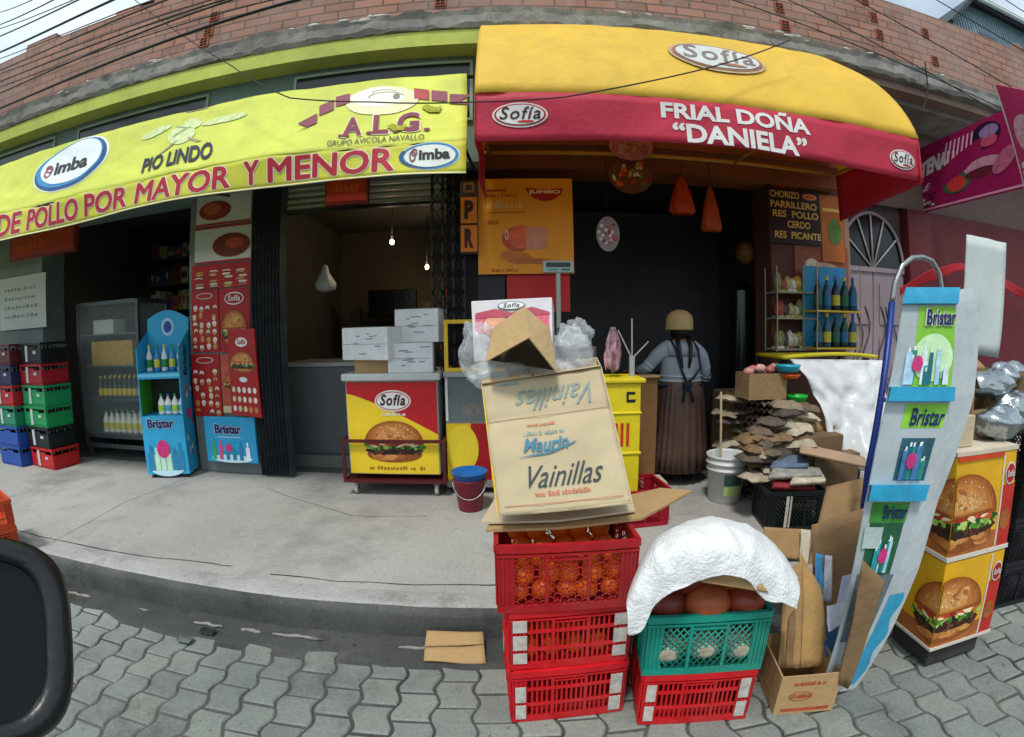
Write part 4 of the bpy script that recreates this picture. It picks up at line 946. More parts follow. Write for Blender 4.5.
stackB=[('#b3141c','red bottle crate at the bottom of the right hand stack against the grey pillar',.03),('#14181c','black bottle crate between red and green ones low in the right hand stack',-.01),('#0f8a4a','lower of the two green bottle crates in the right hand stack',0),('#128a52','upper of the two green bottle crates in the right hand stack',.01),('#9c1420','red bottle crate just above the green ones in the right hand stack',-.01),('#0d1013','black bottle crate topmost in the right hand stack under the paper sheet',0)]
for i,(c,l,dx) in enumerate(stackB): bcrate(c,l,(b0.x+dx,b0.y+.17,.18+.233*i),-.12-.02*(i==0))
stackA=[('#15479a','blue bottle crate at the bottom of the left edge stack'),('#15479a','second blue bottle crate from the bottom at the left edge'),('#0f7a5a','green bottle crate in the middle of the left edge stack'),('#a5141c','bright red bottle crate of the left edge stack'),('#141c4a','navy bottle crate second from the top at the left edge'),('#5a1020','dark red bottle crate topmost at the left edge')]
for i,(c,l) in enumerate(stackA): bcrate(c,l,(b0.x-.55,b0.y+.12,.18+.233*i),-.1)
OC=M('#c2481f',.6,.15,6,.1,dirt=.2)
q=gnd(-4,556,.18)
for i in range(2): crate(['orange slatted crate at the left edge of the kerb, lower of two','orange slatted crate at the left edge of the kerb, upper of two'][i],(q.x-.12,q.y+.03,.185+.19*i),-.35,.46,.34,.188,OC)
# ---------------- detergent display near the pillar
def bristar_tower():
    x0,x1=-3.83,-3.32; t=thing('cardboard_display','upright blue cardboard detergent display with bottles standing beside the pillar','display',(-3.6,4.0,.18),.0)
    BC=M('#2ba0cf',.5,.12,5,.06); Y0,Y1=3.72,4.02
    g=MB(); M_=Matrix.Translation((-3.42,3.93,.18))@Matrix.Rotation(.28,4,'Z'); g.M=M_
    w,d=.23,.14
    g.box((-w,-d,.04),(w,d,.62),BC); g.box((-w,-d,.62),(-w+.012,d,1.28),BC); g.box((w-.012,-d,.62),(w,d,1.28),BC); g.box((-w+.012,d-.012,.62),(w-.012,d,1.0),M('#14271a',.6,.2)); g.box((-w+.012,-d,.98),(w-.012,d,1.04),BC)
    g.add([(-w,-d,1.28),(-w,d,1.28),(-w,d,1.45),(w,-d,1.28),(w,d,1.28),(w,d,1.45)],[(0,1,2),(3,5,4)],BC)
    pts=[(-w,1.0)]+[(-w+2*w*k/10,1.56+.09*math.sin(PI*k/10)) for k in range(11)]+[(w,1.0)]
    g.add([(x,d,z) for x,z in pts]+[(x,d+.01,z) for x,z in pts],[tuple(range(13)),tuple(range(25,12,-1))],BC)
    build('carton_body',g,t,bev=.002)
    g=MB(); g.M=M_; g.box((-w+.0125,-d+.01,.63),(-w+.016,d-.013,.97),M('#3c8a1c',.6,.2)); g.box((-w+.001,-d-.004,1.0),(w-.001,-d-.001,1.03),M('#6cc4e4',.5,.1)); build('inner_lining',g,t)
    g=MB(W=lambda p:V((p[0],-d-.002-p[2],p[1])),M=M_); g.text('Bristar',-.17,.5,.13,.6,.003,WHITE,.06); g.text('Bristar',-.165,.505,.125,.595,.005,BNAVY,.04); bottles_print(g,-.19,.19,.08,.44,4)
    g.ell(.02,1.5,.001,.001,0,BLU); build('front_print',g,t)
    g=MB(W=lambda p:V((w+.002+p[2],p[0],p[1])),M=M_); vs,fs,_=text_geo('Bristar',.03,0); g.add([(.035-.09*y,1.0+.32*x,.003) for x,y in vs],fs,BNAVY)
    R=random.Random(2)
    for i in range(14): g.ell(R.uniform(-.1,.1),R.uniform(.1,.9),.02,.03,.003,R.choice((WHITE,PINK,SKYB)),n=8)
    g.ell(.0,.62,.05,.05,.004,PINK); build('side_print',g,t)
    g=MB(W=lambda p:V((p[0],d-.003-p[2],p[1])),M=M_); g.ell(0,1.48,.07,.09,.001,M('#a8cce8',.5,.2)); g.ell(0,1.48,.045,.06,.002,M('#244a9a',.5,.2)); build('header_print',g,t)
    g=MB(M=M_)
    for a in (-w+.05,w-.05): g.cyl((a-.015,-d+.04,.02),(a+.015,-d+.04,.02),.02,.02,DARKSTEEL)
    for a in (-w+.05,w-.05): g.cyl((a-.015,d-.04,.02),(a+.015,d-.04,.02),.02,.02,DARKSTEEL)
    build('caster',g,t)
    for i in range(5):
        b=bottle(('#d8e0e4','#3a8ac0')[i%2],('#e8c020','#2a9a4a')[i%2],'detergent bottle standing on the open top shelf of the blue display',.26,.034,('#2a8a4a','#d8d040')[i%2]); b['group']='detergent bottles on the top shelf of the display'
        p=M_@V((-.17+.085*i,.03,1.045)); b.location=p
    for i in range(4):
        b=bottle('#e8ece8',('#2a9a4a','#2a6ac0')[i%2],'small white spray bottle in the lower cubby of the blue display',.2,.036,('#b8d84a','#5ab0d8')[i%2]); b['group']='white bottles in the display cubby'
        b.location=M_@V((-.04+.075*i,-.03,.625))
bristar_tower()
# ---------------- burger freezer cart
MAR=M('#54191d',.5,.2,6,.1,metal=.2,dirt=.2)
X0,X1,Y0=-1.38,-.57,3.66; ft=thing('freezer_cart','chest freezer with red and yellow burger panel in a maroon wheeled frame','freezer',((X0+X1)/2,Y0,.18))
g=MB(); g.box((X0+.02,Y0+.02,.36),(X1-.02,Y0+.6,1.14),M('#9aa0a2',.5,.1,4,.05)); build('cabinet',g,ft,bev=.01)
g=MB(); g.box((X0-.005,Y0-.01,1.14),(X1+.005,Y0+.63,1.2),M('#b9bcbb',.4,.12,6,.05,dirt=.2)); build('lid',g,ft,bev=.012)
g=MB(W=quadW((X0+.03,Y0+.018,.37),(X1-.03,Y0+.018,.37),(X1-.03,Y0+.018,1.13),(X0+.03,Y0+.018,1.13)))
g.rect(0,0,1,1,.001,M('#e6c424',.5,.08,3,.04,dirt=.1)); g.rect(0,0,1,.03,.0015,M('#e6c424',.5,.08))
g.poly([(0,1),(0,.88)]+[(k/12,.88-.44*(k/12)**1.25) for k in range(1,13)]+[(1,1)],M('#b0141c',.45,.15,20,.04),.003)
g.ell(.52,.8,.2,.115,.005,WHITE); g.ell(.52,.8,.185,.1,.0065,M('#b01822',.5,.1)); g.ell(.52,.8,.175,.09,.008,WHITE); g.text('Sofía',.38,.75,.66,.87,.010,M('#3a1016',.5,.1),.03,.25); g.scrib(.4,.64,.66,.675,.005,WHITE)
burger(g,.16,.13,.86,.62,.005); g.scrib(.22,.045,.85,.085,.004,M('#9a7010',.5,.2))
build('front_print',g,ft)
g=MB()
for z in (.3,.64): g.box((X0-.03,Y0-.03,z),(X1+.03,Y0-.008,z+.025),MAR)
for x in (X0-.03,X1+.005):
    g.box((x,Y0-.03,.325),(x+.025,Y0-.008,.64),MAR); g.box((x,Y0+.6,.325),(x+.025,Y0+.625,.8),MAR); g.box((x,Y0-.008,.3),(x+.025,Y0+.625,.325),MAR); g.box((x,Y0-.008,.64),(x+.025,Y0+.6,.665),MAR)
g.box((X0,Y0,.3),(X1,Y0+.6,.32),MAR); build('wheeled_frame',g,ft)
for x in (X0+.06,X1-.06):
    for y in (Y0+.05,Y0+.55):
        g=MB(); g.cyl((x-.014,y,.235),(x+.014,y,.235),.052,.052,M('#b5b0a4',.6,.15),16); g.cyl((x-.016,y,.235),(x+.016,y,.235),.02,.02,DARKSTEEL,10)
        g.box((x-.02,y-.012,.235),(x-.016,y+.012,.3),STEEL); g.box((x+.016,y-.012,.235),(x+.02,y+.012,.3),STEEL); build('caster',g,ft)
def wrapped(x0,y0,z0,w,d,h,rz,label,prt):
    h*=1.08
    t=thing('wrapped_carton',label,'box'); g=MB(); g.box((-w/2,-d/2,0),(w/2,d/2,h),M('#dfe1e1',.6,.12,9,.15)); build('carton',g,t,bev=.006)
    g=MB(W=lambda p:V((p[0],-d/2-.001-p[2],p[1]))); R=random.Random(int(x0*99))
    for k in range(9): u=R.uniform(-w*.4,w*.25); v=R.uniform(.15,.85)*h; g.rect(u,v,u+R.uniform(.03,.09),v+.008,.002,M('#5d6670',.7,.2))
    g.rect(-w/2,h*.48,w/2,h*.5,.0015,M('#8d9296',.6,.2)); build('print',g,t)
    g=MB(W=lambda p:V((p[0],p[1],h+.001+p[2]))); g.rect(-w*.46,-d*.46,w*.46,d*.46,.001,M(prt,.5,.35,12)); build('top_print',g,t)
    g=MB(); 
    def f(u,v):
        a=2*PI*u; x=max(-1,min(1,1.35*math.cos(a)))*w/2; y=max(-1,min(1,1.35*math.sin(a)))*d/2; k=1.03+.03*noise.noise(V((x*15,y*15,v*3+x0)))
        return (x*k,y*k,h*v+.004)
    g.grid(f,40,4,M('#dfe6ea',.12,.05,5,.5,alpha=.22,spec=.9)); build('plastic_wrap',g,t)
    t.location=(x0,y0,z0); t.rotation_euler=(0,0,rz); t.matrix_basis=Matrix.Translation((x0,y0,z0))@Matrix.Rotation(rz,4,'Z')
g=MB(); g.box((X0+.1,Y0+.05,1.2),(X0+.42,Y0+.35,1.31),CARD); simple('cardboard_box','small brown carton on the freezer lid under the wrapped white box','box',g,(X0+.25,Y0+.2,1.2),bev=.003)
wrapped(X0+.3,Y0+.28,1.31,.44,.62,.24,-.3,'plastic wrapped white and pink carton at the left on top of the freezer','#b0556a')
wrapped(X1-.25,Y0+.17,1.2,.36,.3,.22,.1,'plain wrapped white carton lying directly on the freezer lid','#c3c6c6')
wrapped(X1-.17,Y0+.36,1.44,.37,.5,.25,-.12,'topmost plastic wrapped white carton on the freezer','#a86a70')
# ---------------- yellow framed food showcase
YF=M('#d8b41a',.5,.12,6,.06,dirt=.15); st=thing('food_showcase','yellow framed glass food showcase behind the big flattened carton','showcase',(-.3,3.8,.18))
x0,x1,y0,y1=-.54,.12,3.74,4.2
g=MB()
for z in (1.2,1.585):
    g.box((x0,y0,z),(x1,y0+.03,z+.03),YF); g.box((x0,y1-.03,z),(x1,y1,z+.03),YF)
for x in (x0,x1-.03):
    for y in (y0,y1-.03): g.box((x,y,1.23),(x+.03,y+.03,1.585),YF)
    g.box((x,y0+.03,1.2),(x+.03,y1-.03,1.23),YF)
build('yellow_frame',g,st)
g=MB()
for x in (x0,x1-.02):
    for y in (y0,y1-.02): g.box((x,y,.8),(x+.02,y+.02,1.2),WHITE)
g.box((x0-.01,y0-.02,1.16),(x1+.01,y1,1.198),M('#9aa09c',.5,.1)); g.box((x0,y0,.78),(x1,y1,.8),STEEL); build('glass_case_frame',g,st)
g=MB(); g.box((x0+.02,y0+.006,.8),(x1-.02,y0+.01,1.16),M('#c8d8d8',.08,.05,3,0,alpha=.15,spec=.8)); g.box((x0+.01,y1-.012,.8),(x1-.01,y1-.008,1.6),M('#181410',.7,.2)); build('pane',g,st)
g=MB(); g.box((x0,y0,.3),(x1,y1,.78),M('#e0bc18',.5,.1,4,.05,dirt=.1)); g.box((x0+.2,y0-.003,.3),(x0+.36,y0-.0005,.779),REDP)
g.W=lambda p:V((p[0],y0-.003-p[2],p[1])); g.ell(x0+.13,.57,.13,.2,.002,M('#e8cc30',.5,.1)); g.W=None
g.box((x0-.01,y0-.01,.24),(x1+.01,y1,.3),M('#8e8a80',.6,.2)); 
for x in (x0+.03,x1-.06): g.box((x,y0+.02,.18),(x+.03,y0+.05,.24),DARKSTEEL); g.box((x,y1-.05,.18),(x+.03,y1-.02,.24),DARKSTEEL)
build('base_cabinet',g,st)
for i in range(14):
    g=MB(); R=random.Random(i+5); xx,yy=x0+.08+R.random()*.3,y0+.08+R.random()*.25
    zz=.805 if i<9 else 1.205; g.sph((xx,yy,zz+.05),(.06,.05,.05),M(('#8a4a30','#9a5a44','#7a4420')[i%3],.5,.3,20,.3),10,7,.35,i); simple('chicken_piece','browned lump of cooked chicken piled inside the yellow framed showcase','food',g,(xx,yy,zz),'chicken pieces in the showcase')
# ---------------- bucket blue & maroon
bk=thing('bucket','maroon plastic bucket with a blue bucket nested in its top, beside the freezer','bucket',(-.33,3.4,.18))
g=MB(); g.lathe([(.085,0),(.09,.01),(.12,.24),(.128,.245),(.122,.25)],M('#7e1c2e',.4,.15,8,.05),(-.33,3.4,.18),24); build('pail',g,bk)
g=MB(); g.lathe([(.118,.245),(.133,.3),(.14,.303),(.132,.308),(.1,.26),(.02,.26)],M('#1f62a8',.4,.15,8,.05),(-.33,3.4,.18),24); build('nested_pail',g,bk)
g=MB(); g.tube([(-.33+.128*math.cos(a),3.4-.12*math.sin(a)*.8-.01,.18+.24-.13*math.sin(a)) for a in [PI*k/14 for k in range(15)]],.004,STEEL,5); build('handle',g,bk)
# ---------------- scale display on a pole
sc=thing('weighing_scale','grey electronic shop scale with its price display on a tall post','scale',at(560,330,3.5)); c=at(558,267,3.5); b=at(558,335,3.5)
SG=M('#9fa8a0',.45,.1,5,.03)
g=MB(); g.box((c.x-.115,3.47,c.z-.045),(c.x+.115,3.53,c.z+.045),SG); build('display_head',g,sc,bev=.008)
g=MB(); g.box((c.x-.09,3.4685,c.z-.005),(c.x+.09,3.4695,c.z+.03),M('#26302c',.3,.1)); g.box((c.x-.08,3.4685,c.z-.03),(c.x+.0,3.4695,c.z-.015),M('#3a9a88',.4,.1)); g.box((c.x+.02,3.4685,c.z-.03),(c.x+.085,3.4695,c.z-.015),M('#2a6a54',.4,.1)); build('screen',g,sc)
g=MB(); g.cyl((c.x+.0,3.5,b.z),(c.x+.0,3.5,c.z-.045),.018,.018,SG); build('post',g,sc)
g=MB(); g.box((c.x-.1,3.36,b.z-.08),(c.x+.2,3.66,b.z),SG); g.lathe([(.13,0),(.14,.012),(.01,.014)],STEEL,(c.x+.08,3.5,b.z+.045),20,sy=.9); g.cyl((c.x+.08,3.5,b.z),(c.x+.08,3.5,b.z+.045),.03,.03,SG); build('platform',g,sc,bev=.004)
g=MB(); g.box((-.05,3.3,.18),(.6,3.72,b.z-.08),M('#4a4644',.7,.2,3,.05)); simple('sales_counter','dull grey sales counter carrying the weighing scale behind the cartons','counter',g,(.5,3.5,.18),bev=.01)
# yellow crate beside it with hook-like rods
a=at(605,378,3.1); b=at(641,470,3.1)
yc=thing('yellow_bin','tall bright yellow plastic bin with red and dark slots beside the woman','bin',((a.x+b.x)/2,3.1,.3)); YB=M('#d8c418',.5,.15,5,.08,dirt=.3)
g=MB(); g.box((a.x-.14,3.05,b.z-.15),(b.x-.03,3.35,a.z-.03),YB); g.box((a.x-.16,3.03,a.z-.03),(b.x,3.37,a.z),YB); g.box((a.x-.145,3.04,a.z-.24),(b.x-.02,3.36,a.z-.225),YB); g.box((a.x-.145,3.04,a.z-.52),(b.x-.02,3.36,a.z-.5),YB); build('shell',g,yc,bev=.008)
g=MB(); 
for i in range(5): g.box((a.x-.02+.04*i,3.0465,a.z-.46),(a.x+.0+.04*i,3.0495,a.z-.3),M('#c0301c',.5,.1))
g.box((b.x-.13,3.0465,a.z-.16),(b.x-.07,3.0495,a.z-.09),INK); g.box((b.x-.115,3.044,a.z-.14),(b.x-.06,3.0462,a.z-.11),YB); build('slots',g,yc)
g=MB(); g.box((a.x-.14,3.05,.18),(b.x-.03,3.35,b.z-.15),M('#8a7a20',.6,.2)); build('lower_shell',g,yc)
cc=at(632,335,3.2)
sk=thing('wire_skewer_stand','thin grey forked rods rising above the yellow bin','stand',(cc.x,3.2,1.2)); g=MB()
for dx,dz in ((-.1,.2),(.0,.28),(.12,.12)): g.tube([(cc.x,3.2,a.z),(cc.x,3.2,a.z+.12),(cc.x+dx,3.2,a.z+.12+dz)],[.008,.007,.004],M('#8d8488',.5,.2),6)
g.cyl((cc.x,3.2,a.z-.02),(cc.x,3.2,a.z+.14),.02,.022,M('#9aa0a4',.4,.2),10); build('rods',g,sk)
cb=at(613,345,3.15); g=MB(); g.grid(lambda u,v:(cb.x+(u-.5)*(.03+.085*math.sin(PI*(1-v)*.75))+.015*noise.noise(V((u*4,v*5,1))),3.15+.03*math.sin(u*14+v*4)*(1.1-v),cb.z+.12-.3*(1-v)+.02*math.sin(u*9)*(1-v)),16,18,M('#c8a0aa',.4,.7,14,.4,transl=.3)); simple('pink_bag','limp pink and white plastic bag hung above the yellow bin','bag',g,cb,solid=.003)
# brown board next to the woman
a=at(633,378,3.6); b=at(655,470,3.6); g=MB(); g.box((a.x,3.6,.19),(b.x,3.66,a.z),M('#7d5a34',.8,.2,3,.2)); g.box((a.x-.02,3.57,a.z),(b.x+.01,3.7,a.z+.02),CARD); simple('brown_board','tall narrow brown board standing upright left of the woman','board',g,(a.x,3.6,.19),bev=.006)
a=at(641,467,3.5); g=MB(); g.box((a.x,3.45,.185),(a.x+.2,3.65,.3),M('#a39a88',.8,.2)); g.box((a.x-.008,3.44,.3),(a.x+.208,3.66,.33),M('#b5ad98',.8,.2)); simple('small_carton','small pale lidded carton on the pavement at the foot of the brown board','box',g,(a.x+.1,3.55,.185))
crate('dark red crate standing on the pavement behind the big flattened carton',(.80,3.12,.183),.1,.5,.34,.27,M('#9a1226',.5,.12,6,.1),'diamond')
# ---------------- woman
def skin(name,vs,es,rad,mat,parent,sub=2,extra=None):
    me=bpy.data.meshes.new(name); me.from_pydata([V(v) for v in vs],es,[]); o=bpy.data.objects.new(name,me); COL.objects.link(o)
    m=o.modifiers.new('k','SKIN'); m.use_smooth_shade=True
    sv=me.skin_vertices[0].data
    for i,r in enumerate(rad): sv[i].radius=(r if isinstance(r,tuple) else (r,r)); sv[i].use_root=(i==0)
    u=o.modifiers.new('u','SUBSURF'); u.levels=u.render_levels=sub
    dg=bpy.context.evaluated_depsgraph_get(); ev=o.evaluated_get(dg); m2=bpy.data.meshes.new_from_object(ev); bpy.data.objects.remove(o)
    m2.materials.clear(); m2.materials.append(mat); m2.name=name
    for p in m2.polygons: p.use_smooth=True; p.material_index=0
    o=bpy.data.objects.new(name,m2); COL.objects.link(o); o.parent=parent
    return o
SKN=M('#8a5a40',.55,.12,10,.05); SWT=M('#98a2ae',.85,.12,25,.35,bscale=160); SKT=M('#5c463c',.45,.25,9,.2); NVY=M('#121a30',.7,.2); HATM=M('#b59a6c',.9,.12,40,.4); HAIR=M('#0d0b0b',.5,.2)
wp=thing('person','woman seen from behind in a blue grey striped sweater, dark pleated skirt and tan hat','person',(1.46,3.93,.18),.0)
L=[(0,0,.78),(0,0,.95),(0,.01,1.1),(0,.02,1.19),(0,.03,1.245),(0,.045,1.31),(0,.05,1.38),
   (-.1,.02,1.185),(-.19,.02,1.15),(-.3,.06,1.0),(-.37,.22,.97),(-.385,.27,.965),
   (.1,.02,1.185),(.19,.02,1.15),(.255,.05,.96),(.24,.2,.86),(.235,.25,.85),
   (-.09,0,.72),(-.1,.01,.42),(-.1,-.01,.09),(-.105,.1,.035),(.09,0,.72),(.1,.02,.42),(.11,0,.09),(.12,.11,.035)]
Es=[(0,1),(1,2),(2,3),(3,4),(4,5),(5,6),(3,7),(7,8),(8,9),(9,10),(10,11),(3,12),(12,13),(13,14),(14,15),(15,16),(0,17),(17,18),(18,19),(19,20),(0,21),(21,22),(22,23),(23,24)]
Rd=[(.12,.085),(.11,.08),(.12,.085),(.09,.065),.05,.075,.085,.05,.045,.036,.03,.032,.05,.045,.036,.03,.032,.09,.06,.04,.035,.09,.06,.04,.035]
body=skin('body',L,Es,Rd,SKN,wp)
# head shape with face, ears (she faces the shop, +y)
g=MB(); g.sph((0,.055,1.345),(.078,.092,.11),SKN,20,14); g.sph((0,.148,1.34),(.014,.02,.02),SKN,8,6); g.sph((-.079,.05,1.34),(.012,.022,.03),SKN,8,6); g.sph((.079,.05,1.34),(.012,.022,.03),SKN,8,6)
g.sph((-.03,.137,1.358),(.012,.008,.007),WHITE,8,6); g.sph((.03,.137,1.358),(.012,.008,.007),WHITE,8,6); g.sph((-.03,.143,1.358),(.006,.004,.006),INK,8,6); g.sph((.03,.143,1.358),(.006,.004,.006),INK,8,6); g.sph((0,.14,1.3),(.026,.01,.007),M('#6a2e28',.5,.1),8,6)
def lbuild(n,g,p,**k):   # geometry already in the thing's own space
    o=build(n,g,None,**k); o.parent=p; return o
lbuild('head',g,wp)
g=MB(); g.sph((0,.035,1.345),(.088,.09,.112),HAIR,18,12,.06,1); 
for s in (-1,1): g.tube([(s*.05,-.05,1.28),(s*.055,-.1,1.2),(s*.045,-.125,1.1),(s*.03,-.13,1.02)],[.022,.02,.017,.01],HAIR,8)
lbuild('hair',g,wp)
g=MB(); g.lathe([(.118,-.012),(.126,.0),(.12,.02),(.122,.07),(.108,.115),(.07,.15),(.02,.165)],HATM,(0,.035,1.35),26,lambda q,z:1+.015*math.sin(q*3+z*20)); lbuild('hat',g,wp)
# sweater
S=[(0,0,.80),(0,0,.9),(0,.0,1.02),(0,.01,1.12),(0,.02,1.19),(-.11,.02,1.175),(-.2,.02,1.13),(-.3,.06,1.0),(-.345,.15,.98),(.11,.02,1.175),(.2,.02,1.13),(.262,.05,.96),(.25,.13,.9)]
skin('sweater',S,[(0,1),(1,2),(2,3),(3,4),(4,5),(5,6),(6,7),(7,8),(4,9),(9,10),(10,11),(11,12)],[(.215,.15),(.205,.145),(.19,.135),(.18,.13),(.11,.09),(.085,.085),.07,.052,.045,(.085,.085),.07,.053,.046],SWT,wp)
WB=M('#b9c6c8',.85,.1,25,.2)
g=MB()
for z in (.87,.91,.95): g.lathe([(1,-.006),(1.012,0),(1,.006)],WB,(0,0,z),36,sx=.197,sy=.14,cap=False)
for a,b_ in (((-.262,.045,1.05),(-.274,.05,1.034)),((-.284,.054,1.02),(-.294,.058,1.006)),((.262,.05,.95),(.262,.056,.938)),((.259,.07,.925),(.258,.078,.914)),((.243,.04,1.02),(.246,.042,1.008))): g.cyl(a,b_,.056,.055,WB,20,False)
lbuild('sweater_band',g,wp)
g=MB(); g.lathe([(.185,.90),(.2,.86),(.225,.74),(.245,.5),(.262,.3),(.275,.12),(.265,.118),(.24,.3),(.2,.6)],SKT,(0,0,0),150,lambda q,z:1+(.045*(.75-z)+.012)*(math.sin(q*25+2*math.sin(q*3))),sy=.78,cap=False); lbuild('skirt',g,wp)
g=MB(); g.tube([(-.1,-.02,1.25),(-.085,-.11,1.18),(-.04,-.142,1.0),(0,-.155,.9)],.011,NVY,6); g.tube([(.1,-.02,1.25),(.12,-.1,1.18),(.13,-.14,1.02),(.06,-.15,.93),(0,-.155,.9)],.011,NVY,6)
g.lathe([(1,-.02),(1.015,0),(1,.02)],NVY,(0,0,.855),36,sx=.208,sy=.147,cap=False); g.sph((0,-.18,.88),(.045,.022,.04),NVY,10,8,.3,2)
for s in (-1,1): g.tube([(0,-.18,.88),(s*.03,-.19,.82),(s*.045,-.205,.74)],.012,NVY,6)
lbuild('apron_strap',g,wp)
for s in (-1,1):
    g=MB(); g.sph((s*.11,.06,.035),(.045,.12,.036),INK,14,8); g.cyl((s*.105,0,.03),(s*.105,0,.2),.05,.045,M('#1a1a20',.8,.1),14); lbuild('shoe',g,wp)
def hand(base,dirv,side,parent):
    d=V(dirv).normalized(); up=V((0,0,1)); sd=d.cross(up).normalized()
    for k,(off,ln) in enumerate(((-.027,.06),(-.009,.07),(.009,.066),(.027,.052))):
        p=V(base)+sd*off+d*.03; skin('finger',[p,p+d*ln*.45-up*.006,p+d*ln*.75-up*.018,p+d*ln*.85-up*.034],[(0,1),(1,2),(2,3)],[.0095,.009,.008,.007],SKN,parent,1)
    p=V(base)-sd*.025*side; skin('finger',[p,p-sd*.025*side+d*.02,p-sd*.03*side+d*.045-up*.01],[(0,1),(1,2)],[.011,.0095,.008],SKN,parent,1)
hand(L[11],(-.1,1,-.1),1,body); hand(L[16],(0,1,-.2),-1,body)
# white paint bucket
wc=gnd(730,504); wc.y+=.12; wb=thing('paint_bucket','white plastic bucket with green label standing open on the pavement behind the woman','bucket',wc)
g=MB(); g.lathe([(.125,0),(.132,.008),(.15,.26),(.162,.262),(.162,.272),(.152,.275),(.154,.31),(.166,.312),(.166,.325),(.157,.328),(.157,.36),(.166,.363),(.166,.378),(.155,.38),(.148,.36),(.13,.03),(.01,.025)],M('#c9cccb',.4,.08,6,.05,dirt=.15),wc,32); build('pail',g,wb)
g=MB(); g.grid(lambda u,v:(wc.x+(.139+.016*v)*math.sin(-.5+1.0*u),wc.y-(.139+.016*v)*math.cos(-.5+1.0*u),.18+.07+.165*v),10,2,M('#a9c070',.5,.2,20)); g.grid(lambda u,v:(wc.x+(.1502+.0085*v)*math.sin(-.5+1.0*u),wc.y-(.1502+.0085*v)*math.cos(-.5+1.0*u),.18+.155+.082*v),10,2,M('#2b4a40',.5,.35,20)); build('label',g,wb)
# ================================================================ stock piled on the pavement (right)
def proj(P):
    P=V(P)-V((0,0,CZ)); c,s=math.cos(PITCH),math.sin(PITCH); d=P.y*c-P.z*s; u=P.y*s+P.z*c; rho=math.hypot(P.x,u); th=math.atan2(rho,d)
    q=th
    for _ in range(8): q=th+KP*q**3
    r=q*F; x,y=r*P.x/rho,-r*u/rho; c,s=math.cos(ROLL),math.sin(ROLL); return 512+x*c+y*s,368.5-x*s+y*c
def sheet(name,label,cat,pts,mat,th=.006,fn=None,group=None):
    """thin board: photo corners (px,py,Y) bottom-left, bottom-right, top-right, top-left"""
    P=[at(*p) for p in pts]; W=quadW(*P); g=MB(); R=random.Random(int(pts[0][0]*7+pts[0][1]))
    sd=R.random()*9
    def f(u,v): p=W((u,v,0)); k=.012*noise.noise(V((u*2.5,v*2.5,sd))); return p+V((0,-k,k*.3))
    g.grid(f,10,10,mat,smooth=True)
    o=build(name,g,None,label,cat,group,loc=P[0],solid=th)
    if fn: g=MB(W=W); fn(g); build('print',g,o)
    return o
# table with yellow edge and sheet
tb=thing('goods_table','high goods table with a bright yellow edged top under the product racks','table',(3.0,3.75,.18))
a=at(780,357,3.5); b=at(872,357,3.5); zt=a.z
g=MB(); 
def yt(u,v): x=a.x+(b.x-a.x)*u; return (x,3.42+.5*v-.05*math.sin(PI*u),zt+.03*math.sin(PI*u)*(1-v)+.0)
g.grid(yt,16,4,M('#d6c422',.5,.12,4,.1)); build('table_top',g,tb,solid=.03)
for x in (a.x+.05,b.x-.05):
    for y in (3.52,3.9): g=MB(); g.box((x-.02,y-.02,.18),(x+.02,y+.02,zt-.016),DARKSTEEL); build('leg',g,tb)
g=MB(); R=random.Random(3)
TLp=[at(790,359,3.4),at(882,360,3.35)]; BLp=[at(840,466,3.05),at(884,472,2.95)]
def cl(u,v):
    t=TLp[0].lerp(TLp[1],u); m=BLp[0].lerp(BLp[1],u); p=t.lerp(m,v); f=.05*math.sin(u*10+v*2)*(.3+v)+.09*abs(noise.noise(V((u*3.5,v*3,2))))+.03*noise.noise(V((u*9,v*9,2)))
    return p+V((.04*math.sin(v*5)*(1-u),-f,0))
g.grid(cl,40,26,PLW); simple('white_sheet','big bright white plastic sheet draped down from the yellow edged table','sheet',g,TLp[0],solid=.003)
# racks
WR=M('#9b9486',.5,.15); 
def rack(x0,x1,y0,y1,Y,rows,lab,packfn,back=None):
    A0=at(x0,y1,Y); A1=at(x1,y0,Y); t=thing('product_rack',lab,'rack',((A0.x+A1.x)/2,Y,A0.z)); g=MB(); d=.22
    for x in (A0.x,A1.x):
        for yy in (Y,Y+d): g.cyl((x,yy,A0.z),(x,yy,A1.z),.007,.007,WR,6)
    build('frame',g,t)
    if back: g=MB(); g.box((A0.x-.01,Y+d,A0.z),(A1.x+.01,Y+d+.012,A1.z),back); build('back_board',g,t)
    for i,py in enumerate(rows):
        z=at((x0+x1)/2,py,Y).z; g=MB(); g.box((A0.x,Y-.006,z-.012),(A1.x,Y+d-.002,z+.004),WR if not back else M('#c9a21c',.5,.15)); build('shelf_board',g,t); packfn(A0.x+.02,A1.x-.02,Y,d,z+.005,i)
PK=['#b8a878','#8a8c58','#c8c4b0','#a04a38','#7a8a3a','#d8d0c0','#4a4238','#c0a040']
def packs(x0,x1,Y,d,z,i):
    x=x0
    while x<x1-.04:
        w=random.uniform(.07,.13); h=random.uniform(.11,.19); g=MB(); g.sph((x+w/2,Y+.09,z+h/2),(w*.55,.05,h*.52),M(random.choice(PK),.35,.45,22,.4),8,7,.25,x*9)
        g.box((x+.01,Y+.03,z),(x+w-.02,Y+.15,z+.02),M(random.choice(PK),.5,.3)); simple('food_packet','small crumpled food packet on the wire rack over the yellow table','packet',g,(x+w/2,Y+.1,z),'packets on the wire rack'); x+=w*.62
rack(777,817,268,352,4.0,(292,318,349),'wire rack of crumpled food packets on the right of the dark doorway',packs)
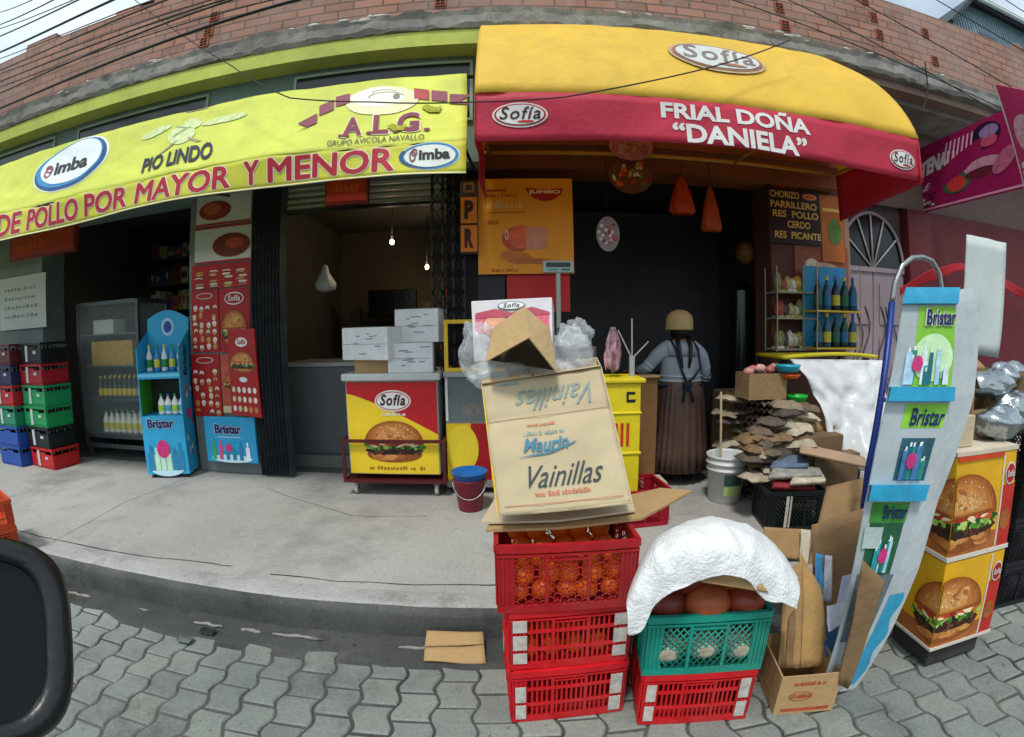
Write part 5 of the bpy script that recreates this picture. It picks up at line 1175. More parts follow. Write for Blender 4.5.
def botts(x0,x1,Y,d,z,i):
    n=5
    for k in range(n):
        b=bottle(('#123a30','#1c4a6a','#10282a')[k%3],('#2a5ab0','#c8b020')[k%2],'dark green or blue bottle on the blue backed rack near the metal door',.32,.042,('#1a5a38','#1f5f8a','#b0a83a')[(k+i)%3]); b['group']='dark bottles on the blue rack'; b.location=(x0+.03+(x1-x0-.06)*k/(n-1),Y+.06,z)
rack(817,860,266,350,3.8,(311,348),'blue backed rack holding two rows of dark detergent bottles',botts,M('#2a88b8',.5,.2,8))
# trays of grey-brown pulp, stacked
tp=gnd(752,490); TR=M('#6a5b4a',.95,.25,14,.5); TR2=M('#4e4338',.95,.25,14,.5)
for i in range(15):
    z=.19+i*.052; R=random.Random(i); cx,cy,rz=2.05+R.uniform(-.03,.04)+.004*i,3.45+R.uniform(-.02,.03),R.uniform(-.5,.5)
    g=MB(M=Matrix.Translation((cx,cy,z))@Matrix.Rotation(rz,4,'Z')@Matrix.Rotation(R.uniform(-.09,.09),4,'Y')@Matrix.Rotation(R.uniform(-.07,.07),4,'X')@Matrix.Diagonal((R.uniform(.8,1.1),R.uniform(.8,1.05),1,1)))
    g.grid(lambda u,v:(-.21+.42*u,-.2+.4*v,.022*math.cos(u*PI*10)*math.cos(v*PI*10)+.02),30,30,(TR,TR2)[i%2],True)
    simple('egg_tray','grey brown pulp egg tray in the tall pile behind the white bucket','tray',g,(cx,cy,z),'egg trays in the tall pile',solid=.006)
g=MB(); c=at(768,395,3.3); 
for (p0,p1) in (((-.17,-.12),(.17,-.112)),((-.17,.112),(.17,.12)),((-.17,-.112),(-.162,.112)),((.162,-.112),(.17,.112))): g.box((c.x+p0[0],3.42+p0[1],.99),(c.x+p1[0],3.42+p1[1],1.19),CARD2)
g.box((c.x-.162,3.31,.99),(c.x+.162,3.53,.998),CARD2); simple('open_carton','brown open carton on top of the egg tray pile holding pink packets','box',g,(c.x,3.42,.99))
for k in range(6):
    g=MB(); g.sph((c.x-.12+.05*k,3.4+.03*(k%2),1.2+.012*(k%3)),(.05,.035,.035),M(('#c88a84','#b86a68','#d8a8a0')[k%3],.35,.3,20,.3),10,7,.3,k); simple('pink_packet','pink packet heaped in the brown open carton','packet',g,(c.x-.12+.05*k,3.4,1.2),'pink packets in the open carton')
for k,(x,y,w,h,col,lab) in enumerate(((788,368,.2,.05,'#1a9fb8','turquoise plastic tub lid beside the pink packets'),(790,376,.16,.03,'#d8601c','orange plastic lid under the turquoise one'),(797,398,.17,.05,'#1fae3c','bright green plastic dish above the stacked bags'))):
    c=at(x,y,3.3); g=MB(); g.lathe([(w*.42,0),(w*.5,h*.8),(w*.52,h),(w*.45,h*.8),(w*.38,.006)],M(col,.35,.12,6,.05),(c.x,3.3,c.z-h/2),24); simple('plastic_dish',lab,'dish',g,(c.x,3.3,c.z-h/2))
g=MB(); c0=at(797,440,3.3); g.box((c0.x-.2,3.15,.18),(c0.x+.18,3.5,at(797,456,3.15).z),CARD2); simple('carton_pedestal','brown carton standing under the stacked cream bags','box',g,(c0.x,3.3,.18),bev=.004)
zb=at(797,456,3.15).z
for i in range(4):
    R=random.Random(i); c=(c0.x-.03+R.uniform(-.02,.02),3.28,zb+.045+.078*i); g=MB(); g.sph(c,(.19-.012*i,.13,.047),M(('#a89c84','#bdb19a','#b3a58a')[i%3],.5,.2,18,.4),22,10,.16,i*3)
    simple('cream_bag','filled cream coloured bag, '+['lowest','second','third','topmost'][i]+' in the short stack below the green dish','bag',g,c)
HC=['#8a7c66','#6a5a48','#a89c86','#5a5044','#b8ac94','#7a6244','#4c443c']
for k in range(46):
    R=random.Random(k+40); px=R.uniform(752,806); py=R.uniform(405,482); Y=3.2-.25*(py-405)/80+R.uniform(-.05,.05)-.0
    p=at(px,py,Y); rz=R.uniform(-.6,.6); g=MB(M=Matrix.Translation(p)@Matrix.Rotation(rz,4,'Z')@Matrix.Rotation(R.uniform(-.2,.2),4,'Y'))
    w_,h_=R.uniform(.08,.14),R.uniform(.03,.05); HM=M(R.choice(HC),.8,.35,16,.5,dirt=.3)
    g.grid(lambda u,v:((u-.5)*2*w_,(v-.5)*.18,h_*(1-(2*u-1)**6)*(1-(2*v-1)**6)+.012*noise.noise(V((u*5,v*4,k)))),14,8,HM); g.grid(lambda u,v:((.5-u)*2*w_,(v-.5)*.18,-h_*.5*(1-(2*u-1)**6)*(1-(2*v-1)**6)+.012*noise.noise(V(((1-u)*5,v*4,k)))),14,8,HM)
    simple('paper_packet','dull brown or grey folded paper packet in the untidy heap right of the white bucket','packet',g,p-V((0,0,.03)),'packets in the untidy heap')
for k in range(30):
    R=random.Random(k+140); px=R.uniform(722,760); py=R.uniform(392,478); Y=3.62+R.uniform(-.05,.05); p=at(px,py,Y); g=MB(M=Matrix.Translation(p)@Matrix.Rotation(R.uniform(-.6,.6),4,'Z')@Matrix.Rotation(R.uniform(-.25,.25),4,'Y'))
    w_,h_=R.uniform(.07,.13),R.uniform(.015,.04); HM=M(R.choice(HC),.8,.35,16,.5,dirt=.3)
    g.grid(lambda u,v:((u-.5)*2*w_,(v-.5)*.18,h_*(1-(2*u-1)**6)*(1-(2*v-1)**6)+.012*noise.noise(V((u*5,v*4,k)))),14,8,HM); g.grid(lambda u,v:((.5-u)*2*w_,(v-.5)*.18,-h_*.5*(1-(2*u-1)**6)*(1-(2*v-1)**6)+.012*noise.noise(V(((1-u)*5,v*4,k)))),14,8,HM)
    simple('paper_packet','dull brown folded packet at the back of the heap behind the white bucket','packet',g,p-V((0,0,.03)),'packets at the back of the heap')
g=MB(); g.box((1.78,3.66,.18),(2.3,3.95,1.0),CARDD); simple('heap_carton','tall dark carton behind the packets next to the woman','box',g,(2.0,3.8,.18),bev=.01)
g=MB(); g.cyl((at(722,460,3.4).x,3.4,.19),(at(721,392,3.4).x,3.4,at(721,392,3.4).z),.01,.01,M('#b8a888',.7,.2),8); simple('wooden_stick','thin pale wooden stick upright between the woman and the heap','stick',g,at(722,475,3.4))
g=MB(); g.box((2.0,3.0,.18),(2.5,3.35,.75),CARDD); simple('heap_carton','dark brown carton buried under the untidy heap of packets','box',g,(2.0,3.2,.18),bev=.01)
sheet('brown_paper_sack','crumpled brown paper sack leaning behind the stacked cream bags','sack',[(815,432,3.2),(835,428,3.15),(828,408,3.3),(795,402,3.4)],CARD2,.03)
g=MB(); c=at(822,440,3.1); g.box((c.x-.09,3.05,c.z-.09),(c.x+.07,3.2,c.z+.05),M('#b9bfc4',.6,.1,6,.1)); simple('white_box','small white box on the end of the board beside the cream bags','box',g,(c.x,3.1,c.z-.09),bev=.004)
g=MB(); g.box((c.x-.14,2.98,.18),(c.x+.3,3.3,c.z-.092),CARDD); simple('support_carton','shaded brown carton supporting the white box and boards','box',g,(c.x,3.1,.18),bev=.004)
sheet('cardboard_sheet','pinkish flat cardboard lid lying over the pile below the white sheet','cardboard',[(800,452,2.8),(866,467,2.7),(864,458,2.85),(800,444,3.0)],M('#a88e74',.85,.12,4,.2),.02)
for k,(pts,col,lab) in enumerate((([(770,468,2.85),(808,467,2.8),(806,457,2.95),(776,456,3.0)],'#5a6a80','bundle of blue grey newspapers on the dark crate'),([(768,478,2.75),(822,476,2.7),(818,468,2.85),(774,466,2.9)],'#8f8f86','folded grey paper bundle under the newspapers'),([(772,487,2.72),(815,490,2.68),(812,480,2.8),(775,478,2.85)],'#8a2a30','red printed leaflet bundle in the top of the dark crate'),([(790,484,2.68),(826,482,2.65),(822,476,2.75),(795,474,2.8)],'#b8b09a','pale folded paper at the right of the dark crate'))):
    sheet('paper_bundle',lab,'paper',pts,M(col,.8,.4,14,.4),.03)
cc=gnd(764,528); crate('dark green and black crate with a pale stripe full of papers, beside the brown sheets',(1.93,2.84,.182),-.2,.42,.34,.28,M('#141c1c',.5,.15,6,.1),'diamond',((-.42,.1,-.32,.95),(-.28,.1,-.22,.95)))
for k,(pts,col,lab) in enumerate((
 ([(806,570,2.2),(866,560,2.1),(864,478,2.35),(826,487,2.5)],'#8f7450','large worn brown cardboard sheet standing right of the dark crate'),
 ([(762,556,2.3),(800,560,2.25),(812,530,2.35),(764,527,2.4)],'#9a7c54','low brown carton flap just behind the white sack'),
 ([(800,562,2.24),(808,566,2.2),(811,531,2.3),(801,529,2.33)],'#bdb49e','narrow pale carton edge beside the low flap'),
 ([(812,640,1.75),(860,640,1.7),(872,505,1.95),(812,525,1.9)],'#83694a','tall brown cardboard sheet behind the box of blue papers'),
 ([(838,684,1.29),(847,688,1.29),(884,580,1.25),(862,560,1.26)],'#7d6344','dark narrow cardboard strip tucked against the front of the tilted display'),
 )): sheet('cardboard_sheet',lab,'cardboard',pts,M(col,.9,.16,5,.3,dirt=.3),.008)
# ================================================================ leaning detergent display + hand truck
DR=[(286,905,957,981,1.31),(300,903,955,980,1.3),(400,886,949,973,1.29),(446,876,934,959,1.29),(506,864,917,936,1.3),(571,852,898,918,1.31),(640,836,867,887,1.33),(692,818,840,854,1.36)]
RWD=[(r[0],at(r[1],r[0]+2,r[4]+.02),at(r[2],r[0]+(2 if r[0]<600 else 1),r[4]-.01),at(r[3],r[0]-2,r[4]+.03)) for r in DR]
def Wd(p):      # u 0..1 front (left to right), 1..2 side; v = row height
    u,y,h=p
    for i in range(len(RWD)-1):
        if y<=RWD[i+1][0] or i==len(RWD)-2: break
    A,B=RWD[i],RWD[i+1]; f=(y-A[0])/(B[0]-A[0]); L_=A[1].lerp(B[1],f); R__=A[2].lerp(B[2],f); K_=A[3].lerp(B[3],f); n=V((-.15,-1,.25)).normalized()
    if u<=1: return L_.lerp(R__,u)+n*h
    return R__.lerp(K_,u-1)+V((-.5,-.85,.1))*h
ds=thing('cardboard_display','tall pale detergent display tipped over to the right against the blue hand truck','display',Wd((1,692,0)))
PALE=M('#a9b4b8',.6,.12,3,.15,dirt=.3); CY=M('#2a9cc4',.5,.2,12,.1,dirt=.2); LGR=M('#86c83a',.5,.25,5)
g=MB(W=Wd); g.grid(lambda u,v:(u,288+402*v,0),6,30,PALE,False); build('front_panel',g,ds,solid=.006)
g=MB(W=Wd); g.grid(lambda u,v:(1.001+u*.999,288+402*v,0),3,30,M('#bcc4c6',.6,.14,3,.2,dirt=.35),False); build('side_panel',g,ds,solid=.006)
g=MB(W=Wd); R=random.Random(1); g.grid(lambda u,v:(1.05+(.7+.12*math.sin(v*17))*u,592+92*v,.006),4,14,CY); build('blue_side_strip',g,ds)
g=MB(W=Wd)
for (y0,y1,hh) in ((287,303,.02),(386,400,.03),(482,498,.035)): g.grid(lambda u,v:(-.04+1.04*u,y0+(y1-y0)*v,hh),4,2,CY,False); g.grid(lambda u,v:(-.04+1.04*u,y0,hh*v),4,2,CY,False); g.grid(lambda u,v:(-.04+1.04*u,y1,hh*v),4,2,CY,False)
build('blue_band',g,ds)
g=MB(W=Wd)
def rr(u0,ya,u1,yb,h,m): g.grid(lambda u,v:(u0+(u1-u0)*u,ya+(yb-ya)*v,h),3,6,m,False)
rr(.3,305,1.,385,.004,LGR); rr(.0,305,.3,385,.003,M('#b4bfc2',.6,.15,3,.1))
g.fan(.62,360,[(.62+.36*math.cos(q*PI/10),356+24*math.sin(q*PI/10)) for q in range(20)],.007,M('#c4e8b8',.5,.25,8))
g.text('Bristar',.42,325,1.0,307,.009,WHITE,.04); g.text('Bristar',.44,324,.99,308,.012,BNAVY,.02)
def bots(ya,yb,seed,x0=.15,x1=.95):
    R=random.Random(seed)
    for i in range(11):
        u=x0+(x1-x0)*R.random()*.9; w_=R.uniform(.05,.1); t_=R.uniform(.3,1); hh=(yb-ya)*t_; c=M(R.choice(('#2a9aa4','#c8e8e8','#2a8a7a','#a8cce0','#4a7ab0','#d8ecec','#1f6a7a')),.4,.35,25); g.rect(u,yb-hh,u+w_,yb,.009+.0004*i,c); g.rect(u+w_*.3,yb-hh-4,u+w_*.65,yb-hh,.009+.0004*i,M('#e8f0f0',.4,.1))
    g.fan(x0+.2,(ya+yb)/2,[(x0+.2+.09*math.cos(q*PI/6),(ya+yb)/2+8*math.sin(q*PI/6)) for q in range(12)],.016,PINK)
bots(342,383,1)
rr(.3,402,1.,426,.004,LGR); g.text('Bristar',.42,424,.98,406,.009,BNAVY,.02)
rr(.38,436,.96,478,.004,M('#2a5a6a',.5,.4,14)); bots(440,477,4,.4,.9)
rr(.12,500,.82,520,.004,M('#3c8a34',.5,.4,8)); g.text('Bristar',.35,516,.8,503,.009,BNAVY,.02); rr(.15,520,.8,572,.004,M('#245a3a',.5,.5,8)); rr(.05,524,.4,545,.012,M('#a8b8b4',.6,.2,8)); bots(535,570,9,.3,.7)
rr(.1,572,.9,640,.004,M('#5c6a70',.7,.3,6,.2,dirt=.4))
build('print',g,ds)
ht=thing('hand_truck','blue hand truck with curved chrome handle behind the tilted display','trolley',(1.9,2.2,.18))
hp=[at(x,y,2.15) for x,y in ((892,302),(895,283),(902,266),(912,258),(922,257),(932,261),(939,274),(943,300))]
hp2=[]
for i in range(len(hp)-1):
    for k in range(4): hp2.append(hp[i].lerp(hp[i+1],k/4))
hp2.append(hp[-1])
g=MB(); g.tube(hp2,.016,STEEL,10); build('handle',g,ht)
BT=M('#16307a',.4,.15,8,.05,metal=.2)
g=MB(); l0=hp[0]; r0=hp[-1]; g.tube([l0,at(868,470,2.15),V((at(862,520,2.15).x,2.15,.3))],.02,BT,8); g.tube([r0,V((r0.x-.0,2.15,.3))],.02,BT,8)
for z in (.45,.8,1.15): g.tube([V((at(865,500,2.15).x+.02,2.15,z)),V((r0.x,2.15,z))],.013,BT,6)
g.box((1.88,2.0,.19),(2.2,2.14,.2),BT); build('frame',g,ht)
for x in (1.93,2.2): g=MB(); g.cyl((x-.02,2.22,.29),(x+.02,2.22,.29),.11,.11,INK,20); g.cyl((x-.022,2.22,.29),(x+.022,2.22,.29),.05,.05,STEEL,14); build('wheel',g,ht)
# ================================================================ burger cabinet on the right
bx,by,bw,bd=1.85,1.33,.41,.32
bc=thing('product_cabinet','two tier yellow burger printed cabinet standing on the paving at the right','cabinet',(2.0,1.5,0)); BM=Matrix(((1,0,-.12,bx),(0,1,0,by),(0,0,1,0),(0,0,0,1)))@Matrix.Rotation(-.02,4,'Z')
YC=M('#d8a418',.45,.18,5,.06,dirt=.15); WT=M('#c9c4b8',.5,.1)
g=MB(M=BM); g.box((.03,.03,.02),(bw-.03,bd-.03,.14),M('#2e2b2b',.7,.25,6,.2,dirt=.3)); build('base',g,bc,bev=.006)
for k,(z0,z1) in enumerate(((.14,.585),(.6,1.05))):
    g=MB(M=BM); g.box((0,0,z0),(bw,bd,z1),YC); o=build('tier',g,bc,bev=.004)
    g=MB(M=BM); g.box((-.006,-.006,z0-.006),(bw+.006,bd+.006,z0+.014),WT) if k else g.box((-.006,-.006,z0-.002),(bw+.006,bd+.006,z0+.014),WT)
    g.box((bw-.1,-.004,z0+.02),(bw-.09,-.0005,z1-.01),WT); build('white_trim',g,o)
    g=MB(W=lambda p:V((max(0,p[0]),-.0015-p[2],p[1])),M=BM); _bseed[0]=50+k; g.rect(0.002,z0+.014,bw-.1,z0+.1,.0005,M('#a8602a',.5,.35,8)); burger(g,-.16,z0+.03,.3,z1-.05,.002); g.rect(bw-.09,z0+.014,bw-.002,z0+.3,.001,M('#b5281c',.5,.25,6)); g.ell(bw-.05,z0+.14,.035,.05,.003,M('#a05a22',.5,.4,25))
    g.ell(bw-.045,z1-.1,.035,.05,.004,WHITE); g.ell(bw-.045,z1-.1,.03,.043,.006,REDP); g.text('Sofía',bw-.07,z1-.115,bw-.02,z1-.085,.008,WHITE,.02,.2); build('front_print',g,o)
    g=MB(W=lambda p:V((-.0015-p[2],p[0],p[1])),M=BM); g.M=BM@Matrix.Diagonal((1,1,1,1)); 
    def mirr(p): return V((-.0015-p[2],bd-min(p[0],bd),p[1]))
    g.W=mirr; g.rect(.002,z0+.014,bd-.002,z0+.1,.0005,M('#a8602a',.5,.35,8)); _bseed[0]=50+k; burger(g,bd-.16,z0+.03,bd+.3,z1-.05,.002)
    g.ell(.07,z1-.07,.05,.035,.004,WHITE); g.ell(.07,z1-.07,.044,.03,.006,REDP); g.text('Sofía',.035,z1-.085,.105,z1-.055,.008,WHITE,.02,.2); build('side_print',g,o)
g=MB(M=BM); g.box((-.005,-.005,1.052),(bw+.005,bd+.005,1.07),M('#c4b8a4',.6,.15)); g.box((.002,-.007,1.03),(bw-.1,-.0055,1.05),M('#c8401c',.5,.2)); build('top',g,bc)
# carton and foil bags on top
g=MB(); x0,x1,y0,y1=1.97,2.42,1.47,1.74
for a,b in (((x0,y0,1.072),(x0+.008,y1,1.36)),((x1-.008,y0,1.072),(x1,y1,1.36)),((x0+.008,y1-.008,1.072),(x1-.008,y1,1.36)),((x0+.008,y0,1.072),(x1-.008,y0+.008,1.2))): g.box(a,b,CARD2)
g.add([(x0,y0,1.36),(x0,y1,1.36),(x0+.06,y1,1.30),(x0+.05,y0,1.29)],[(0,1,2,3)],CARD2); g.add([(x0,y1,1.36),(x1,y1,1.36),(x1,y1+.12,1.44),(x0,y1+.12,1.43)],[(0,1,2,3)],CARD2); g.box((x0+.008,y0+.008,1.073),(x1-.008,y1-.008,1.08),CARD2)
simple('open_carton','large open brown carton on the burger cabinet holding silver bags','box',g,(2.1,1.7,1.072),solid=0)
FOIL=M('#a8b0b4',.22,.3,5,.9,metal=.9,bscale=9)
for k,(x,y,z,r) in enumerate(((2.14,1.44,1.15,(.15,.09,.075)),(2.32,1.5,1.19,(.13,.1,.085)),(2.2,1.56,1.3,(.16,.09,.07)),(2.44,1.42,1.14,(.12,.1,.075)),(2.42,1.6,1.33,(.12,.09,.07)),(2.6,1.5,1.2,(.16,.12,.11)))):
    g=MB(); g.sph((x,y,z),r,FOIL,24,14,.3,k*5); simple('foil_bag',['front left crinkled silver bag on the burger cabinet','silver foil bag in the middle of the carton on the cabinet','upper silver bag at the back of the open carton','silver foil bag low at the right front of the cabinet','topmost silver bag near the right edge','silver bag at the right edge of the picture beside the carton'][k],'bag',g,(x,y,z-r[2]))
g=MB(); g.box((1.79,1.38,1.072),(1.88,1.47,1.2),M('#b9a98c',.8,.12,5,.2)); simple('small_carton','small pale carton on the left corner of the burger cabinet','box',g,(1.91,1.42,1.072),bev=.004)
sheet('blank_board','tall blank off white panel standing up behind the carton on the cabinet','panel',[(958,350,2.1),(997,358,2.0),(1006,243,2.0),(966,235,2.1)],M('#b3bdba',.6,.1,3,.08),.012)
for i in range(4): crate(['black lattice crate at the bottom right edge of the picture','second black crate from the ground at the right edge','third black crate at the right edge','topmost black crate at the right edge beside the foil bags'][i],(2.95,1.75,.0+.262*i),-.1,.5,.36,.26,M('#15171b',.5,.15,6,.1),'diamond')
# ================================================================ street side crates and cartons
RC=M('#c2131c',.5,.22,7,.12,dirt=.4); RC2=M('#a3101c',.5,.22,7,.12,dirt=.4); GC=M('#0f8a78',.5,.22,7,.12,dirt=.4)
rA=.08; cA=V((-.02,1.46,0))+Matrix.Rotation(rA,3,'Z')@V((.225,.18,0))
crate('red slatted crate at the bottom of the left street stack under the big carton',(cA.x,cA.y,.002),rA,.45,.36,.27,RC,'slat',((-.93,.08,-.75,.36),(-.93,.42,-.75,.72),(.72,.08,.93,.36),(.72,.42,.93,.8)))
crate('red slatted crate in the middle of the left street stack with whitish corner labels',(cA.x,cA.y+.01,.274),rA-.01,.45,.36,.27,RC,'slat',((-.95,.12,-.72,.3),(-.95,.36,-.72,.6),(-.95,.66,-.72,.85),(.72,.12,.95,.3),(.72,.36,.95,.6),(.72,.66,.95,.85)))
crate('dark red lattice crate of oranges at the top of the left street stack',(cA.x-.012,cA.y-.0,.546),rA-.05,.49,.38,.27,RC2,'hex')
ORN=M('#e8660e',.4,.12,20,.15)
R=random.Random(11)
og=MB()
for lay in range(4):
    for i in range(5):
        for j in range(4):
            p=V((-.17+.085*i+R.uniform(-.01,.01)+.02*(lay%2),-.12+.08*j+R.uniform(-.01,.01),.05+.068*lay))
            if lay==3: continue
            if 0<j<3 and lay<3: continue
            p=Matrix.Rotation(rA-.05,3,'Z')@p+V((cA.x-.012,cA.y,.55))
            g=MB(); g.sph(p,.043,ORN,14,9,.04,i+j); simple('orange','bright orange in the top crate of the left street stack','orange',g,p-V((0,0,.04)),'oranges in the red lattice crate')
for i in range(8):
    p=Matrix.Rotation(rA,3,'Z')@V((-.15+.09*(i%4),-.1+.1*(i//4),.05))+V((cA.x,cA.y,.28)); g=MB(); g.sph(p,.042,ORN,12,8); simple('orange','orange seen dimly through the slats of the middle red crate','orange',g,p-V((0,0,.042)),'oranges in the middle red crate')
cB=V((.715,1.56,0)); rB=-.12
crate('red slatted crate on the road under the green crate, with worn pale corner labels',(cB.x,cB.y,.002),rB,.44,.36,.265,RC,'slat',((-.93,.1,-.76,.4),(-.93,.5,-.76,.82),(.74,.1,.93,.4),(.74,.48,.93,.85)))
crate('turquoise green lattice crate of round fruit under the white sack',(cB.x+.0,cB.y-.0,.269),rB,.46,.37,.27,GC,'diamond')
FR=[M('#8f3820',.4,.3,7,.1),M('#6e2818',.4,.3,7,.1),M('#a85430',.4,.3,7,.1)]
k=0
for (x,y,z,r) in ((-.15,-.09,.54,.075),(.0,-.11,.55,.082),(.15,-.1,.54,.078),(-.07,-.06,.63,.075),(.08,-.05,.64,.08),(-.15,.08,.54,.08),(0,.08,.56,.08),(.15,.08,.54,.08),(-.14,-.12,.36,.07),(0,-.12,.37,.07),(.14,-.12,.36,.07),(-.14,.1,.36,.07),(.14,.1,.36,.07)):
    k+=1; p=Matrix.Rotation(rB,3,'Z')@V((x,y,0))+V((cB.x,cB.y,z)); g=MB(); g.sph(p,(r*1.1,r,r*.9),FR[k%3] if k<9 else M('#a8a08a',.5,.5,14),18,12,.08,k); simple('round_fruit','reddish orange round fruit heaped in the green crate under the white sack' if k<9 else 'pale wrapped fruit low inside the green lattice crate','fruit',g,p-V((0,0,r)),'fruit heaped in the green crate' if k<9 else 'wrapped fruit low in the green crate')
# sack
rows=[(1.27,[(628,634),(642,631),(655,604),(680,590),(712,576),(748,584),(774,602),(797,608)]),
(1.30,[(627,604),(645,574),(664,560),(690,549),(720,546),(750,553),(778,574),(799,592)]),
(1.42,[(632,585),(650,550),(671,534),(695,525),(722,524),(752,533),(779,555),(797,580)]),
(1.60,[(636,578),(651,549),(673,532),(697,523),(722,522),(752,532),(778,554),(794,580)]),
(1.80,[(645,590),(660,575),(680,562),(700,556),(724,556),(750,562),(772,574),(788,594)])]
RW=[[at(x,y,Y) for x,y in r] for Y,r in rows]
def cr(P,t):
    n=len(P)-1; t=min(max(t,0),.99999)*n; i=int(t); f=t-i; a,b,c,d=P[max(i-1,0)],P[i],P[i+1],P[min(i+2,n)]
    return .5*((2*b)+(c-a)*f+(2*a-5*b+4*c-d)*f*f+(3*b-a-3*c+d)*f**3)
def sk_(u,v):
    col_=[cr(r,u) for r in RW]; p=cr(col_,v); q=V((p.x*14+p.z*3,p.y*5,p.z*6)); k=.02*(.5-abs(noise.noise(q)))-.004+.004*noise.noise(p*20)+.0015*noise.noise(p*55)+.010*math.sin(u*21+2*math.sin(v*3))*max(0,.75-v)*(.3+abs(u-.5)); k-=.010*max(0,1-v*5)*math.sin(u*26); return p+V((0,-.7*k,k))
g=MB(); g.grid(sk_,130,80,M('#d9dcdb',.85,.08,12,.5,dirt=.12,bscale=90)); simple('white_sack','rumpled white sack draped over the fruit in the green crate','sack',g,RW[0][0],solid=.007)
sheet('carton_flap','brown carton flap tucked under the front hem of the white sack','cardboard',[(702,582,1.29),(768,592,1.28),(748,570,1.3),(693,570,1.32)],CARD,.006)
# carton on the road with boards in it
bx0=V((1.03,1.34,0)); rC=-.19
ct=thing('open_carton','brown printed open carton on the paving with boards and papers standing in it','box',bx0,rC); BMm=Matrix.Translation(bx0)@Matrix.Rotation(rC,4,'Z')
cw_,cd_,ch_=.265,.26,.205
g=MB(M=BMm)
for a,b in (((0,0,.004),(cw_,.007,ch_)),((0,cd_-.007,.004),(cw_,cd_,ch_+.03)),((0,.007,.004),(.007,cd_-.007,ch_)),((cw_-.007,.007,.004),(cw_,cd_-.007,ch_)),((.007,.007,.004),(cw_-.007,cd_-.007,.01))): g.box(a,b,CARD)
build('walls',g,ct)
g=MB(M=BMm,W=lambda p:V((p[0],-.001-p[2],p[1]))); RI=M('#a8442c',.8,.3,20); g.scrib(.06,.155,.2,.175,.001,RI); g.ell(.1,.1,.05,.025,.001,RI,ring=.12); g.scrib(.06,.088,.15,.112,.001,RI); g.rect(.03,.02,.24,.035,.001,RI); build('print',g,ct)
for k,(pts,col,lab) in enumerate((
 ([(778,668,1.42),(800,668,1.4),(803,560,1.6),(782,575,1.6)],'#9a7a50','curled brown cardboard strip rising at the left of the road carton'),
 ([(795,668,1.45),(826,666,1.45),(822,590,1.6),(800,552,1.7)],'#ae8a58','pointed tan cardboard board standing in the road carton'),
 ([(786,666,1.36),(792,668,1.36),(796,610,1.4),(788,620,1.4)],'#7a6040','ragged thin cardboard splinter in the road carton'))): sheet('cardboard_strip',lab,'cardboard',pts,M(col,.9,.16,6,.3,dirt=.2),.008)
for k,(pts,col,lab) in enumerate((
 ([(826,650,1.5),(842,650,1.5),(858,572,1.7),(842,576,1.7)],'#aab0c8','pale lilac white folded paper leaning against the brown sheet'),
 ([(812,600,1.7),(822,600,1.7),(824,555,1.8),(816,553,1.8)],'#3f8ab8','blue rolled poster standing behind the road carton'),
 ([(822,602,1.72),(832,602,1.7),(832,556,1.8),(825,555,1.8)],'#c8ccd8','white rolled poster beside the blue one'),
 ([(826,657,1.42),(846,652,1.45),(846,608,1.6),(822,618,1.6)],'#2a5a8a','dark blue printed sheet standing low in front of the lilac paper'),
 ([(828,632,1.44),(845,622,1.46),(850,600,1.55),(826,606,1.55)],'#b8bcc8','crumpled white paper in the middle of the blue sheets'))): sheet('paper_sheet',lab,'paper',pts,M(col,.7,.15,8,.3),.004)
# flat carton on the road
fl=thing('flattened_carton','small flattened tan carton lying by itself on the gutter','cardboard',gnd(455,663,0))
a,b,c,d=[gnd(424,661,.015),gnd(486,664,.015),at(484,645,1.9),at(425,648,1.9)]; e,f=at(483,632,1.98),at(427,631,1.97)
g=MB(); g.grid(lambda u,v:quadW(a,b,c,d)((u,v,.004*math.sin(u*7))),10,5,CARD); build('lower_flap',g,fl,solid=.008)
g=MB(); g.grid(lambda u,v:quadW(d+V((0,.004,.004)),c+V((0,.004,.004)),e,f)((u,v,.004*math.sin(u*5+1))),10,5,M('#a8895c',.85,.12,4,.2,dirt=.2)); build('upper_flap',g,fl,solid=.008)
# ================================================================ cartons and plastic on top of the left street stack
zc=.83
P=[gnd(486,531,zc),gnd(560,529,zc),gnd(642,518,zc),gnd(692,492,zc),gnd(660,489,zc),gnd(630,495,zc),gnd(500,505,zc)]
g=MB(); n_=len(P); cen=sum(P,V())/n_
vs=[cen]+[p+V((0,0,.004*math.sin(i*2.3))) for i,p in enumerate(P)]; g.add(vs,[(0,i+1,(i+1)%n_+1) for i in range(n_)],CARD); simple('cardboard_sheet','bent flat cardboard sheet between the orange crate and the big carton','cardboard',g,P[0],solid=.01)
g=MB(); P2=[p+V((-.02+.015*(i%2),.03,.018)) for i,p in enumerate(P[:3]+P[5:])]; cen=sum(P2,V())/5; g.add([cen]+P2,[(0,i+1,(i+1)%5+1) for i in range(5)],M('#c2b296',.85,.12,5,.2)); simple('cardboard_sheet','upper paler cardboard sheet directly under the big carton','cardboard',g,P2[0],solid=.008)
C=[at(498,516,1.5),at(632,503,1.47),at(601,367,1.72),at(482,385,1.74)]; dp=V((.03,.26,.02))
bigc=thing('big_carton','big worn tan carton printed with blue script leaning on top of the left street stack','box',C[0])
BC_=M('#b9a988',.85,.1,2.2,.25,dirt=.22); W=quadW(*C); g=MB()
def ck(u,v): return .013*noise.noise(V((u*3,v*3,7)))+.004*noise.noise(V((u*8,v*8,7)))+.009*max(0,1-abs(v-.70)/.05)
def cf(u,v): return W((u,v,-ck(u,v)-.004))
Wpr=lambda p: W((p[0],p[1],-ck(p[0],p[1])-.004+(p[2]-.005)*1.0))
g.grid(cf,24,30,BC_); 
